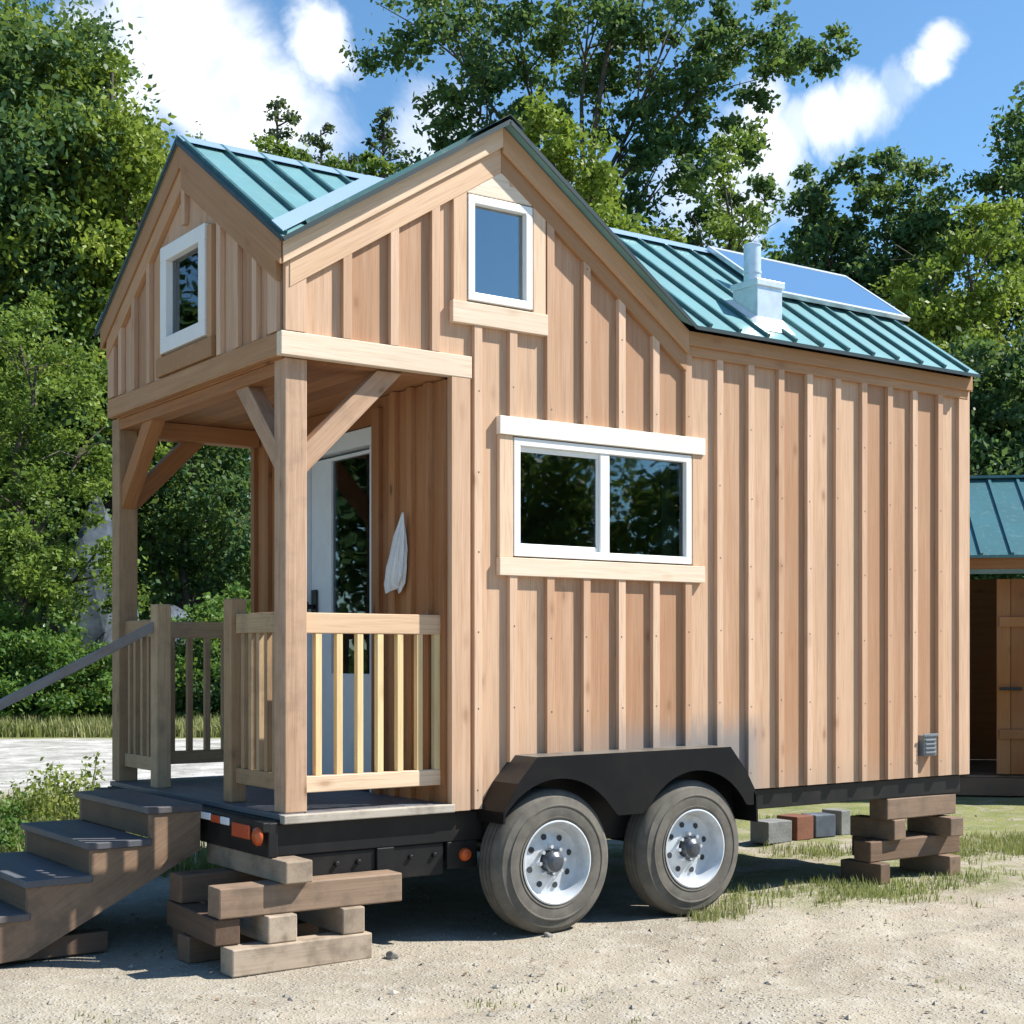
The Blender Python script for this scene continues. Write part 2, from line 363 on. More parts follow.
def siding(mb, mp, edges, battens, bot, top, holes=(), breaks=(), bholes=None, off=.0, bb=None, bt=0):
    """edges: board edges; battens: centres; top(s): underside of roof; holes (s0,s1,z0,z1)"""
    mb.mi = 0
    cuts = sorted(set(list(edges)+list(breaks)))
    tone = rnd.random()
    for i in range(len(cuts)-1):
        a, b = cuts[i], cuts[i+1]
        if a in edges: tone = rnd.random()
        subs = sorted(set([a, b]+[h[k] for h in holes for k in (0, 1) if a < h[k] < b]))
        for j in range(len(subs)-1):
            c, d = subs[j], subs[j+1]; mid = (c+d)/2; z0 = bot
            for h in sorted([h for h in holes if h[0] < mid < h[1]], key=lambda h: h[2]):
                if h[2] > z0+.005: mb.extr([(c, z0), (d, z0), (d, h[2]), (c, h[2])], off, off+.02, mp, (0, 0, 1), tone)
                z0 = h[3]
            e = 1e-4
            mb.extr([(c, z0), (d, z0), (d, max(top(d-e), z0)), (c, max(top(c+e), z0))], off, off+.02, mp, (0, 0, 1), tone)
    mb.mi = 1
    for s in battens:
        w = .024; z0 = bb or bot+.003; tone = rnd.random()
        for h in sorted([h for h in (bholes if bholes is not None else holes) if h[0]-w < s < h[1]+w], key=lambda h: h[2]):
            if h[2] > z0+.02: mb.extr([(s-w, z0), (s+w, z0), (s+w, h[2]), (s-w, h[2])], off+.0205, off+.0485, mp, (0, 0, 1), tone)
            z0 = h[3]
        if top(s)-bt > z0+.04: mb.extr([(s-w, z0), (s+w, z0), (s+w, top(s+w)-bt), (s-w, top(s-w)-bt)], off+.0205, off+.0485, mp, (0, 0, 1), tone)
    mb.mi = 0
M['nail'] = plain('nail_head', (.16, .13, .11), .5, metal=.5)
WM = [M['cedar'], M['batten'], M['nail']]
# --- side wall (facing the yard)
bat_side = [x-.03 for x in (1.104, 1.326, 1.569, 1.814, 2.06, 2.308, 2.55, 2.795, 3.045, 3.295, 3.54, 3.79, 4.03, 4.272, 4.512, 4.765)]
topS = lambda s: roof_side(s)-.03
W2h = (1.298, 2.55, 1.970, 2.60); W1h = (1.008, 1.422, 3.272, 3.82)
c2 = (1.203, 2.64, 1.870, 2.70); c1 = (.913, 1.515, 3.15, 3.90)
sw = MB()
siding(sw, mY0, [WD]+bat_side+[L], bat_side, ZB, topS, [W2h, W1h], [XP, XK], [c2, c1], bt=.09)
siding(sw, mY0, [0, .312, .577, .817, WD], [.312, .577, .817], 2.90, topS, [], [], [c1], bb=2.987, bt=.1)
# corner boards
sw.mi = 1
sw.extr([(WD-.003, ZB), (1.024, ZB), (1.024, 2.87), (WD-.003, 2.87)], .0205, .048, mY0, (0, 0, 1))
sw.extr([(L-.09, ZB), (L+.02, ZB), (L+.02, ZK-.1), (L-.09, ZK-.1)], .0205, .046, mY0, (0, 0, 1))
sw.extr([(-.02, 2.99), (.09, 2.99), (.09, 3.36), (-.02, 3.36)], .0205, .046, mY0, (0, 0, 1))
sw.mi = 2
for s_ in bat_side:
    z = ZB+.10
    while z < topS(s_)-.2:
        if not (c2[0]-.05 < s_ < c2[1]+.05 and c2[2]-.03 < z < c2[3]+.03) and not (c1[0]-.05 < s_ < c1[1]+.05 and z > c1[2]-.03):
            x_ = s_+rnd.uniform(-.006, .006); sw.box(x_-.004, x_+.004, -.0497, -.0480, z-.004, z+.004)
        z += .41+rnd.uniform(-.02, .02)
wall = sw.build('wall', WM, house, bevel=.002)
# --- gable over the porch
topG = lambda y: roof_main(y)-.03
Gh = (.815, 1.425, 3.11, 3.70); cg = (.745, 1.495, 2.98, 3.76)
gw = MB()
siding(gw, mX0, [0, .24, .45, .66, .88, 1.12, 1.38, 1.62, 1.85, 2.06, W], [.24, .45, .66, 1.12, 1.62, 1.85, 2.06], 2.90, topG, [Gh], [YM], [cg], bb=2.985, bt=.14)
gw.mi = 1
gw.extr([(.003, 2.99), (.10, 2.99), (.10, 3.40), (.003, 3.36)], .0205, .044, mX0, (0, 0, 1))
gw.extr([(W-.10, 2.99), (W, 2.99), (W, 3.36), (W-.10, 3.40)], .0205, .044, mX0, (0, 0, 1))
gw.build('wall', WM, house, bevel=.002)
ew = MB(); e_b = [i*.245 for i in range(1, 9)]; topE = lambda y: roof_main(y, ZK)-.03
siding(ew, mXL, [0]+e_b+[W], e_b, ZB, topE, [], [YM]); ew.build('wall', WM, house)
bw = MB()
siding(bw, mYW, [WD]+[.24*i for i in range(4, 21)]+[L], [.24*i for i in range(5, 21)], ZB, topS, [], [XP, XK])
siding(bw, mYW, [0, .24, .48, .72, WD], [.24, .48, .72], 2.90, topS, []); bw.build('wall', WM, house)
# --- recessed porch wall with the door opening
Dh = (.70, 1.62, .70, 2.72)
pw = MB()
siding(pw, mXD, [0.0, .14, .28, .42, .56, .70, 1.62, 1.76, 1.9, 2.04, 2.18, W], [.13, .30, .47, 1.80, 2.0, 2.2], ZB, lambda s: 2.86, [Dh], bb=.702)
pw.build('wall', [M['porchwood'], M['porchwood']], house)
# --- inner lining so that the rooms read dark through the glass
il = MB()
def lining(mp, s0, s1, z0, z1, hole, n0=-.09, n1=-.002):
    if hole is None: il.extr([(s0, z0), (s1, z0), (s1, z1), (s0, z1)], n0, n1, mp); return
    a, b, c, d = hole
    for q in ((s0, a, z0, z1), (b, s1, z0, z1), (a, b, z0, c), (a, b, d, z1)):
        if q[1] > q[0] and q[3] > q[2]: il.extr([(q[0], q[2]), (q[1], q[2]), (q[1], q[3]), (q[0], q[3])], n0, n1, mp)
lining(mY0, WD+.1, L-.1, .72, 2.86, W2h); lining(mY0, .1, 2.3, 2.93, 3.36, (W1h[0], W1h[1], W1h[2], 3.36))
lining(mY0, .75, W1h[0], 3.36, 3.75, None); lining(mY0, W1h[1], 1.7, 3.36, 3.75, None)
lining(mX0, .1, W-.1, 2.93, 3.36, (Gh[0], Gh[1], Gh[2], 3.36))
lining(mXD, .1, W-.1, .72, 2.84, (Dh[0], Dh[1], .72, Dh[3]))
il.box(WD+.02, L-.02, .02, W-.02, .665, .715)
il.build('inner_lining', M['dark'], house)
# --- loft floor / porch ceiling
pc = MB()
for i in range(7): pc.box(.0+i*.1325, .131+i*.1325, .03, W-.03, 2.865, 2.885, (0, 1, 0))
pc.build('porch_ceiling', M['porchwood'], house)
lf = MB(); lf.box(.03, L-.03, .03, W-.03, 2.888, 2.92); lf.build('loft_floor', M['dark'], house)
# --- beams round the porch head
def part_box(name, mat, *b, parent=house, axis=None, bevel=.004):
    m = MB(); m.box(*b, axis=axis); return m.build(name, mat, parent, bevel=bevel)
part_box('beam', M['palewood'], -.045, 1.034, -.05, .0, 2.872, 2.985)
part_box('beam', M['rake'], -.042, -.002, .0, W+.01, 2.875, 2.983)
part_box('beam', M['porchwood'], .121, WD-.03, W-.14, W-.03, 2.76, 2.862)
part_box('beam', M['porchwood'], .004, .11, .120, 2.198, 2.80, 2.864)
part_box('beam', M['porchwood'], .0, 1.05, W+.022, W+.04, 2.875, 2.98)
# --- roof
A_ = (XA, YE, ZE); G_ = (XA, YM, ZR); J_ = (XP, YM, ZR); P_ = (XP, YE, ZR); K_ = (XK, YE, ZK); E_ = (XE, YE, ZK); R_ = (XE, YM, ZR)
mir = lambda p: (p[0], W-p[1], p[2])
rf = MB()
def sheet(mb, pts, th=.014):
    k = len(pts); vs = [Vector(p) for p in pts]+[Vector(p)-Vector((0, 0, th)) for p in pts]
    mb.add(vs, [tuple(range(k)), tuple(range(2*k-1, k-1, -1))]+[(i, i+k, (i+1) % k+k, (i+1) % k) for i in range(k)], (0, 1, 0))
def slopes(pt):
    sheet(rf, [pt(A_), pt(J_), pt(G_)]); sheet(rf, [pt(A_), pt(P_), pt(J_)]); sheet(rf, [pt(P_), pt(K_), pt(J_)]); sheet(rf, [pt(K_), pt(E_), pt(R_), pt(J_)])
slopes(lambda p: p); slopes(mir)
rb = rf; rf.mi = 1
def rib(p, q, w=.022, h=.024):
    p = Vector(p)+Vector((0, 0, h/2)); q = Vector(q)+Vector((0, 0, h/2)); rb.beam(p, q, w, h, tone=.5)
def lerp(a, b, t): return tuple(a[i]+(b[i]-a[i])*t for i in range(3))
for side in (0, 1):
    fx = (lambda p: p) if side == 0 else mir
    x = XA+.02
    while x < XP-.05:     # main slope, porch end: from ridge down to the valley
        t = (x-XA)/(XP-XA); lo = lerp(A_, J_, t); rib(fx(lo), fx((x, YM, ZR))); x += .232
    x = 1.7
    while x < XE+.01:     # main slope beyond the cross gable
        if x < XK: t = (XK-x)/(XK-XP); lo = lerp(K_, J_, t)
        else: lo = (x, YE, ZK)
        rib(fx(lo), fx((x, YM, ZR))); x += .229
    for y in np.arange(.1, YM, .23):  # cross gable slopes
        t = (y-YE)/(YM-YE)
        rib(fx((XP, y, ZR)), fx(lerp(A_, J_, t))); rib(fx((XP, y, ZR)), fx(lerp(K_, J_, t)))
# dark drip edge along the open rakes and eaves
rf.mi = 2
for p, q in ((A_, P_), (P_, K_), (K_, E_), (mir(A_), mir(P_)), (mir(P_), mir(K_)), (mir(K_), mir(E_)), (A_, G_), (mir(A_), G_), (E_, R_), (mir(E_), R_)):
    p = Vector(p)-Vector((0, 0, .012)); q = Vector(q)-Vector((0, 0, .012)); o = Vector((0, -.004 if p.y < 1 else .004, 0)) if abs(p.x-q.x) > .01 else Vector((-.004 if p.x < 1 else .004, 0, 0))
    rf.beam(p+o, q+o, .006, .022, tone=.5)
roof = rf.build('roof', [M['roof'], M['roofrib'], M['drip']], house)
# ridge caps, valley flashing
def cap(mb, p, q, half, lift=.03, dz=.07):
    p = Vector(p); q = Vector(q); a = (q-p).normalized(); sd = Vector((a.y, -a.x, 0))
    for sg in (-1, 1):
        o = sd*half*sg-Vector((0, 0, dz)); up = Vector((0, 0, lift))
        vs = [p+up, q+up, q+up+o, p+up+o]; vs += [v+Vector((0, 0, -.004)) for v in vs]
        mb.add(vs, [(0,1,2,3),(7,6,5,4),(0,4,5,1),(1,5,6,2),(2,6,7,3),(3,7,4,0)], a, .5)
for a, b in (((XA, YM, ZR), (XE, YM, ZR)), ((XP, YE-.005, ZR), (XP, YM-.12, ZR)), ((XP, YM+.12, ZR), (XP, W-YE+.005, ZR))):
    rc = MB(); cap(rc, a, b, .09, .026, .058); rc.build('ridge_cap', M['valley'] if a[0] < 0 else M['drip'], roof)
for fx in ((lambda p: p), mir):
    A2 = Vector(fx(A_)); J2 = Vector(fx(J_))
    vf = MB()
    n = Vector((-.12, 0, 0)); up = Vector((0, 0, .029))
    vs = [A2+up, J2+up, J2+up+n, A2+up+Vector((0, 0.0, 0))+Vector((-.0, (.12)*(1 if fx(A_)[1] < 1 else -1), .12*.64))]
    vs += [v-Vector((0, 0, .004)) for v in vs]
    vf.add(vs, [(0,1,2,3),(7,6,5,4),(0,4,5,1),(1,5,6,2),(2,6,7,3),(3,7,4,0)], (1, 1, 0), .5)
    vf.build('valley_flashing', M['valley'], roof)
# --- rake boards, fascias and friezes (each run one board)
def board(mp, s0, z0, s1, z1, n0, n1, drop0, drop1, mat, name):
    m = MB(); m.extr([(s0, z0-drop0), (s1, z1-drop0), (s1, z1-drop1), (s0, z0-drop1)], n0, n1, mp, Vector(mp(s1, 0, z1))-Vector(mp(s0, 0, z0)))
    return m.build(name, mat, house, bevel=.003)
RU = .020
for mp, far in ((mY0, 0), (mYW, 1)):
    # outer (fly) rake boards
    board(mp, XA+.03, roof_side(XA+.03), XP, ZR, .0525, .072, RU, .125, M['rake'] if far else M['trim'], 'rake_board')
    board(mp, XP, ZR, XK, ZK, .0525, .072, RU, .15, M['rake'], 'rake_board')
    board(mp, XK, ZK, L+.02, ZK, .0525, .072, RU, .10, M['rake'], 'fascia')
    board(mp, -.0, roof_side(0), XP, ZR, .0205, .050, .10, .255, M['trim'], 'frieze_board')
    board(mp, XP, ZR, XK, ZK, .0205, .050, .10, .25, M['rake'], 'frieze_board')
    board(mp, XK, ZK, L, ZK, .0205, .050, .06, .155, M['rake'], 'frieze_board')
for s0, s1 in ((-.07, YM), (W+.07, YM)):
    zz = lambda s: roof_main(s) if -.1 <= s <= W+.1 else ZE
    board(mX0, s0, ZE+(min(s0, W-s0)+OV)/(YM+OV)*(ZR-ZE), s1, ZR, .0525, .065, RU, .15, M['rake'], 'rake_board')
    a0 = -.003 if s0 < 1 else W+.003
    board(mX0, a0, ZE+OV/(YM+OV)*(ZR-ZE), s1, ZR, .0205, .0515, .13, .26, M['rake'], 'frieze_board')
    board(mXL, s0, ZK+(min(s0, W-s0)+OV)/(YM+OV)*(ZR-ZK), s1, ZR, .0, .022, RU, .15, M['rake'], 'rake_board')
# --- windows: vinyl frame > pane, casing
def window(mp, hole, depth, mull=None, fw=.045, glass='glass', dark=False):
    a, b, c, d = hole; m = MB()
    g = .004; n0, n1 = -.05, depth; jd = -.20
    if mull:
        for (s0, s1, z0, z1) in ((a, b, c, c+.02), (a, b, d-.02, d), (a, a+.02, c+.02, d-.02), (b-.02, b, c+.02, d-.02)): m.extr([(s0, z0), (s1, z0), (s1, z1), (s0, z1)], jd, n0-.001, mp)
    m.extr([(a+g, c+g), (b-g, c+g), (b-g, c+fw), (a+g, c+fw)], n0, n1, mp)
    m.extr([(a+g, d-fw), (b-g, d-fw), (b-g, d-g), (a+g, d-g)], n0, n1, mp)
    m.extr([(a+g, c+fw), (a+fw, c+fw), (a+fw, d-fw), (a+g, d-fw)], n0, n1, mp)
    m.extr([(b-fw, c+fw), (b-g, c+fw), (b-g, d-fw), (b-fw, d-fw)], n0, n1, mp)
    if mull:
        m.extr([(mull-.035, c+fw), (mull+.03, c+fw), (mull+.03, d-fw), (mull-.035, d-fw)], n0, n1-.006, mp)
        # sliding sash set behind the frame on one side
        q = (a+fw, mull-.035, c+fw, d-fw); r = .028
        for (s0, s1, z0, z1) in ((q[0], q[1], q[2], q[2]+r), (q[0], q[1], q[3]-r, q[3]), (q[0], q[0]+r*.5, q[2]+r, q[3]-r), (q[1]-r*.5, q[1], q[2]+r, q[3]-r)):
            m.extr([(s0, z0), (s1, z0), (s1, z1), (s0, z1)], n0+.02, n1-.022, mp)
    fr = m.build('window', M['vinyl'], house, bevel=.003)
    spans = [(a+fw, b-fw)] if not mull else [(a+fw+.01, mull-.04), (mull+.03, b-fw)]
    for s0, s1 in spans:
        p = MB(); p.extr([(s0, c+fw), (s1, c+fw), (s1, d-fw), (s0, d-fw)], .010, .014, mp); p.build('pane', M[glass], fr)
    return fr
def casing(fr, mp, rects, n1=.05):
    for (s0, s1, z0, z1, mat, n) in rects:
        m = MB(); m.extr([(s0, z0), (s1, z0), (s1, z1), (s0, z1)], .0205, n, mp, (1, 0, 0) if (s1-s0) > (z1-z0) else (0, 0, 1))
        m.build('casing', M[mat], fr, bevel=.003)
w2 = window(mY0, W2h, .045, 1.918)
casing(w2, mY0, [(c2[0], c2[1], 2.604, c2[3], 'window_head', .058), (c2[0], c2[1], c2[2], 1.965, 'palewood', .056), (c2[0]+.005, W2h[0]-.003, 1.966, 2.603, 'trim', .045), (W2h[1]+.003, c2[1]-.005, 1.966, 2.603, 'trim', .045)])
w1 = window(mY0, W1h, .05, None, .045, 'glassup')
casing(w1, mY0, [(.913, 1.515, 3.150, 3.262, 'palewood', .056), (.923, 1.004, 3.263, 3.86, 'trim', .0465), (1.426, 1.506, 3.263, 3.86, 'trim', .0465), (1.005, 1.425, 3.824, 3.96, 'palewood', .0465)])
w3 = window(mX0, Gh, .055, None, .085, 'glass')
casing(w3, mX0, [(.745, 1.495, 2.995, 3.098, 'rake', .05), (.755, .811, 3.099, 3.68, 'rake', .045), (1.429, 1.485, 3.099, 3.68, 'rake', .045)])
# --- door
dm = MB()
d0, d1 = .745, 1.50
for (s0, s1, z0, z1) in ((d0, d0+.03, .735, 2.60), (d1-.24, d1, .735, 2.60), (d0+.03, d1-.24, 2.58, 2.60), (d0+.03, d1-.24, .735, 1.35)):
    dm.extr([(s0, z0), (s1, z0), (s1, z1), (s0, z1)], -.05, -.005, mXD)
door = dm.build('door', M['doorwhite'], house, bevel=.004)
pm = MB(); pm.extr([(d0+.03, 1.35), (d1-.24, 1.35), (d1-.24, 2.58), (d0+.03, 2.58)], -.028, -.022, mXD); pm.build('pane', M['glass'], door)
fm = MB()
for (s0, s1, z0, z1, n) in ((d1+.006, 1.61, .70, 2.612, .035), (.705, d0-.006, .70, 2.612, .035), (.705, 1.61, 2.614, 2.71, .04), (d1-.02, d1+.006, .735, 2.60, -.01)):
    fm.extr([(s0, z0), (s1, z0), (s1, z1), (s0, z1)], -.06, n, mXD)
fm.build('door_frame', M['doorwhite'], door, bevel=.003)
km = MB(); km.tube([mXD(1.44, 0, 1.74), mXD(1.44, .05, 1.74)], .014, 10); km.tube([mXD(1.44, .05, 1.74), mXD(1.44, .06, 1.74), mXD(1.44, .085, 1.74), mXD(1.44, .095, 1.74)], [.018, .034, .034, .015], 14)
km.box(WD-.012, WD-.004, 1.41, 1.47, 1.70, 1.84); km.build('handle', M['knob'], door, smooth=True)
# door casing in wood
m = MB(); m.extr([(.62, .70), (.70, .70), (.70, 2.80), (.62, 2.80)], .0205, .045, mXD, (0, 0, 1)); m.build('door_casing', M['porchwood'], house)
# --- porch deck
dk = MB()
for i in range(7): dk.box(-.03+i*.137, .104+i*.137, .0, W, .672, .70, (0, 1, 0))
deck = dk.build('deck', M['deck'], house, bevel=.003)
m = MB()
m.box(-.03, .93, -.052, -.003, .655, .697); m.build('deck_edge', M['deck_edge'], deck, bevel=.005)
# --- porch posts with braces
def post(x, y, s, brace_dirs, mat='post'):
    m = MB(); m.box(x, x+s, y, y+s, .70, 2.871); p = m.build('porch_post', M[mat], house, bevel=.006)
    cx, cy = x+s/2, y+s/2
    for dx, dy in brace_dirs:
        a = Vector((cx+dx*s*.35, cy+dy*s*.35, 2.33)); b = Vector((cx+dx*.60, cy+dy*.60, 2.865))
        bm_ = MB(); ax = (b-a).normalized(); side = Vector((dy, dx, 0)); w = .085; h = .105
        # mitred ends: vertical at the post, level under the beam
        c0 = s/2+.002
        hh = h/2*1.38
        def pt(t, z): return Vector((cx+dx*t, cy+dy*t, z))
        z_at = lambda t: 2.40+(t-c0)*1.0
        poly = [(c0, z_at(c0)-hh), (c0, z_at(c0)+hh), (2.868-2.40-hh+c0, 2.868), (2.868-2.40+hh+c0, 2.868)]
        vs = [pt(t, z)+side*(-w/2) for t, z in poly]+[pt(t, z)+side*(w/2) for t, z in poly]
        bm_.add(vs, [(0,1,2,3),(7,6,5,4),(0,4,5,1),(1,5,6,2),(2,6,7,3),(3,7,4,0)], ax)
        bm_.build('brace', M['porchwood'] if mat != 'post' else M['post'], p, bevel=.005)
    return p
post(.0, .0, .118, [(1, 0), (0, 1)])
post(.0, 2.20, .118, [(1, 0), (0, -1)], 'newel')
# wall-side half posts
# --- railings
def railing(mp, s0, s1, n0, n1, bal, zt=(1.56, 1.66), zb=(.79, .87), mat='rail', balmat='pine', cut=None):
    nm = (n0+n1)/2; mid = Vector(mp((s0+s1)/2, nm, zb[0]))
    r = bpy.data.objects.new('railing', None); COL.objects.link(r); r.parent = house; r.location = mid; r.empty_display_size = .1
    for (z0, z1), nn in ((zt, 'top_rail'), (zb, 'bottom_rail')):
        m = MB(); m.extr([(s0, z0), (s1, z0), (s1, z1), (s0, z1)], n0, n1, mp, Vector(mp(1, 0, 0))-Vector(mp(0, 0, 0))); m.build(nn, M[mat], r, bevel=.004)
    for s in bal:
        b = MB(); b.extr([(s-.017, zb[1]), (s+.017, zb[1]), (s+.017, zt[0]), (s-.017, zt[0])], nm-.017, nm+.017, mp, (0, 0, 1)); b.build('baluster', M[balmat], r, bevel=.002)
    return r
railing(mY0, .1185, .925, -.075, -.035, [.20, .315, .43, .545, .66, .775, .88], mat='rail')
railing(mX0, .1185, .63, -.075, -.035, [.20, .29, .38, .47, .555], zt=(1.565, 1.665), zb=(.80, .88), mat='newel', balmat='newel')
railing(mX0, 1.735, 2.199, -.075, -.035, [1.84, 1.94, 2.05, 2.14], mat='newel', balmat='newel')
railing(mYW, .1185, .90, -.08, -.04, [.22, .335, .45, .565, .68, .80], mat='newel', balmat='newel')
for y0 in (.635, 1.635):
    m = MB(); m.box(.01, .10, y0, y0+.095, .70, 1.745)
    m.build('newel_post', M['newel'], house, bevel=.008)
# --- trailer
tf = MB()
tf.box(-.05, WD+.30, .0, .06, .50, .653); tf.box(-.05, WD+.2, W-.06, W, .50, .653)
tf.box(2.9, L-.02, .0, .06, .535, .655); tf.box(2.7, L-.02, W-.06, W, .535, .655)
tf.box(-.10, -.05, -.03, W, .50, .665); tf.box(-.049, -.002, .004, W-.004, .58, .6705); tf.box(-.13, -.095, -.03, W, .62, .668)
tf.box(WD+.30, 2.9, .25, .33, .50, .655); tf.box(WD+.2, 2.9, W-.33, W-.25, .50, .655)
for x in (.5, 1.1, 1.7, 2.3, 2.9, 3.5, 4.1, 4.7): tf.box(x, x+.06, .065, W-.065, .56, .65)
tf.box(.02, .90, .012, .05, .335, .498); tf.box(.02, .95, .10, .16, .40, .5)
tf.box(.50, .60, -.004, .012, .36, .50)
for x in (.28, .40, .70, .84): tf.tube([(x, .012, .44), (x, -.006, .44)], .014, 8)
tf.box(WD+.0, 1.10, .0, .05, .36, .50)
frame = tf.build('trailer_frame', M['black'], house, bevel=.006)
def lens(mat, y0, y1, z0, z1, name='reflector', x=-.131):
    m = MB(); m.box(x-.010, x, y0, y1, z0, z1); m.build(name, M[mat], frame, bevel=.006)
lens('reflwhite', .55, .69, .628, .664); lens('red', .44, .545, .622, .66); lens('reflwhite', .33, .43, .622, .66)
def lamp(c, n, r, mat='orange'):
    m = MB(); c = Vector(c); n = Vector(n); m.tube([c, c+n*.010, c+n*.022, c+n*.028], [r, r, r*.8, r*.3], 18); m.build('marker_light', M[mat], frame, smooth=True)
m = MB(); m.box(-.14, -.128, .10, .30, .575, .645); m.build('tail_light', M['red'], frame, bevel=.02)
lamp((-.128, .015, .60), (-1, 0, 0), .045); lamp((1.02, .0, .43), (0, -1, 0), .035)
# axles
ax_ = MB()
for x in (1.45, 2.41): ax_.tube([(x, .05, .40), (x, W-.05, .40)], .045, 12)
ax_.build('axle', M['black'], house)
# fender
def fender(sign, y0):
    Y = lambda n: y0+sign*n
    prof = [(1.10, .48), (1.10, .66), (1.20, .80), (1.335, .925), (2.86, .925), (2.965, .80), (3.035, .66), (3.035, .48)]
    # visible outline measured on the outer face
    prof = [(1.093, .60), (1.095, .66), (1.185, .80), (1.306, .932), (2.66, .937), (2.78, .80), (2.87, .655), (2.875, .50)]
    m = MB(); t = .012
    for i in range(len(prof)-1):
        (xa, za), (xb, zb) = prof[i], prof[i+1]; d = Vector((xb-xa, 0, zb-za)).normalized(); n = Vector((-d.z, 0, d.x))*t
        vs = []
        for (x, z) in ((xa, za), (xb, zb)):
            for nn in (0, 1):
                for yy in (0, .245): vs.append((x+n.x*-nn*-1 if False else x-n.x*nn, Y(yy), z-n.z*nn))
        m.add(vs, [(0,1,5,4),(2,6,7,3),(0,4,6,2),(1,3,7,5),(0,2,3,1),(4,5,7,6)], d)
    # outer lip with scalloped lower edge over the two tyres
    top = prof[1:-1]; low = []
    for i in range(41):
        x = 2.84-(2.84-1.10)*i/40
        z = .60
        for cx in (1.45, 2.41):
            r = .435
            if abs(x-cx) < r: z = max(z, .38+math.sqrt(r*r-(x-cx)**2))
        low.append((x, z))
        # build the lip as quads between the outline and the lower edge
    def topz(x):
        P_ = prof[:-1]+[(2.875, .50)]
        for (xa, za), (xb, zb) in zip(P_, P_[1:]):
            if xa <= x <= xb and xb > xa: return za+(zb-za)*(x-xa)/(xb-xa)
        return .6
    xs = sorted(set([p[0] for p in low]+[1.185, 1.306, 2.66, 2.78]))
    lo = lambda x: min(max([.60]+[.38+math.sqrt(max(0, .435**2-(x-cx)**2)) for cx in (1.45, 2.41) if abs(x-cx) < .435]), topz(x)-.02)
    for xa, xb in zip(xs, xs[1:]):
        n0, n1 = .237, .2455
        vs = [(xa, Y(n0), lo(xa)), (xb, Y(n0), lo(xb)), (xb, Y(n0), topz(xb)-.003), (xa, Y(n0), topz(xa)-.003)]
        vs += [(v[0], Y(n1), v[2]) for v in vs]
        m.add(vs, [(0,1,2,3),(7,6,5,4),(0,4,5,1),(2,6,7,3)], (1, 0, 0))
    m.box(1.11, 2.868, Y(.049), Y(.053), .45, .66)
    m.extr([(1.11, .661), (2.862, .661), (2.772, .795), (2.655, .920), (1.31, .916), (1.19, .79)], .0488, .0535, (mY0 if sign < 0 else mYW))
    return m.build('fender', M['fender'], house)
fender(-1, 0.0); fender(1, W)
# wheels
def wheel(cx, cz, yo, sg):
    """yo: outer face y, sg=-1 outwards is -Y"""
    hub = bpy.data.objects.new('wheel', None); COL.objects.link(hub); hub.parent = house; hub.location = (cx, yo, cz); hub.empty_display_size = .1
    R = .378
    prof = [(.205, .022), (.215, .004), (.228, -.001), (.236, -.003), (.238, .001), (.262, -.002), (.290, -.001), (.293, -.005), (.299, -.005), (.302, .001), (.328, .008), (.340, .010), (.343, .015), (.354, .022), (.366, .034), (R-.004, .046), (R, .055)]
    t = MB()
    pr = [(r, yo-sg*y) for r, y in prof]
    g = [(R, .070), (R-.010, .072), (R-.010, .079), (R, .081), (R, .103), (R-.010, .105), (R-.010, .112), (R, .114), (R, .136), (R-.010, .138), (R-.010, .145), (R, .147), (R, .165), (R-.006, .176), (.35, .19), (.31, .20), (.25, .203), (.21, .195)]
    pr += [(r, yo-sg*y) for r, y in g]
    t.lathe_y(pr, cx, cz, 72)
    t.build('tyre', M['tyre'], hub, smooth=True)
    r = MB()
    rp = [(.214, .002), (.220, -.004), (.212, -.006), (.203, .004), (.197, .018), (.190, .035), (.186, .060), (.180, .072), (.160, .076), (.13, .070), (.10, .062), (.085, .060), (.068, .060), (.062, .075), (.0, .075)]
    r.lathe_y([(a, yo-sg*b) for a, b in rp], cx, cz, 64); r.lathe_y([(.205, yo-sg*.02), (.19, yo-sg*.19), (.05, yo-sg*.19)], cx, cz, 40)
    h = r; h.mi = 1
    for k in range(8):
        a = 2*math.pi*(k+.35)/8
        x, z = cx+.132*math.cos(a), cz+.132*math.sin(a)
        h.tube([(x, yo-sg*.0665, z), (x, yo-sg*.0715, z)], .0165, 14)
    n = r; n.mi = 2
    for k in range(8):
        a = 2*math.pi*(k+.1)/8; x, z = cx+.078*math.cos(a), cz+.078*math.sin(a)
        n.tube([(x, yo-sg*.062, z), (x, yo-sg*.034, z)], .0105, 6)
    r.build('rim', [M['rim'], M['hole'], M['galv']], hub, smooth=True)
    c = MB(); c.lathe_y([(a, yo-sg*b) for a, b in [(.056, .075), (.056, .02), (.050, .010), (.040, .006), (.030, -.004), (.0, -.006)]], cx, cz, 32)
    c.build('hub_cap', M['hub'], hub, smooth=True)
for x in (1.45, 2.41): wheel(x, .378, -.222, -1); wheel(x, .378, W+.222, 1)
# --- things on the wall
m = MB(); m.box(4.535, 4.66, -.075, -.021, .80, .935); m.box(4.525, 4.67, -.082, -.0745, .925, .945)
for i in range(4): m.box(4.545, 4.65, -.083, -.0755, .815+i*.027, .829+i*.027)
m.build('wall_vent', M['ventgrey'], house, bevel=.004)
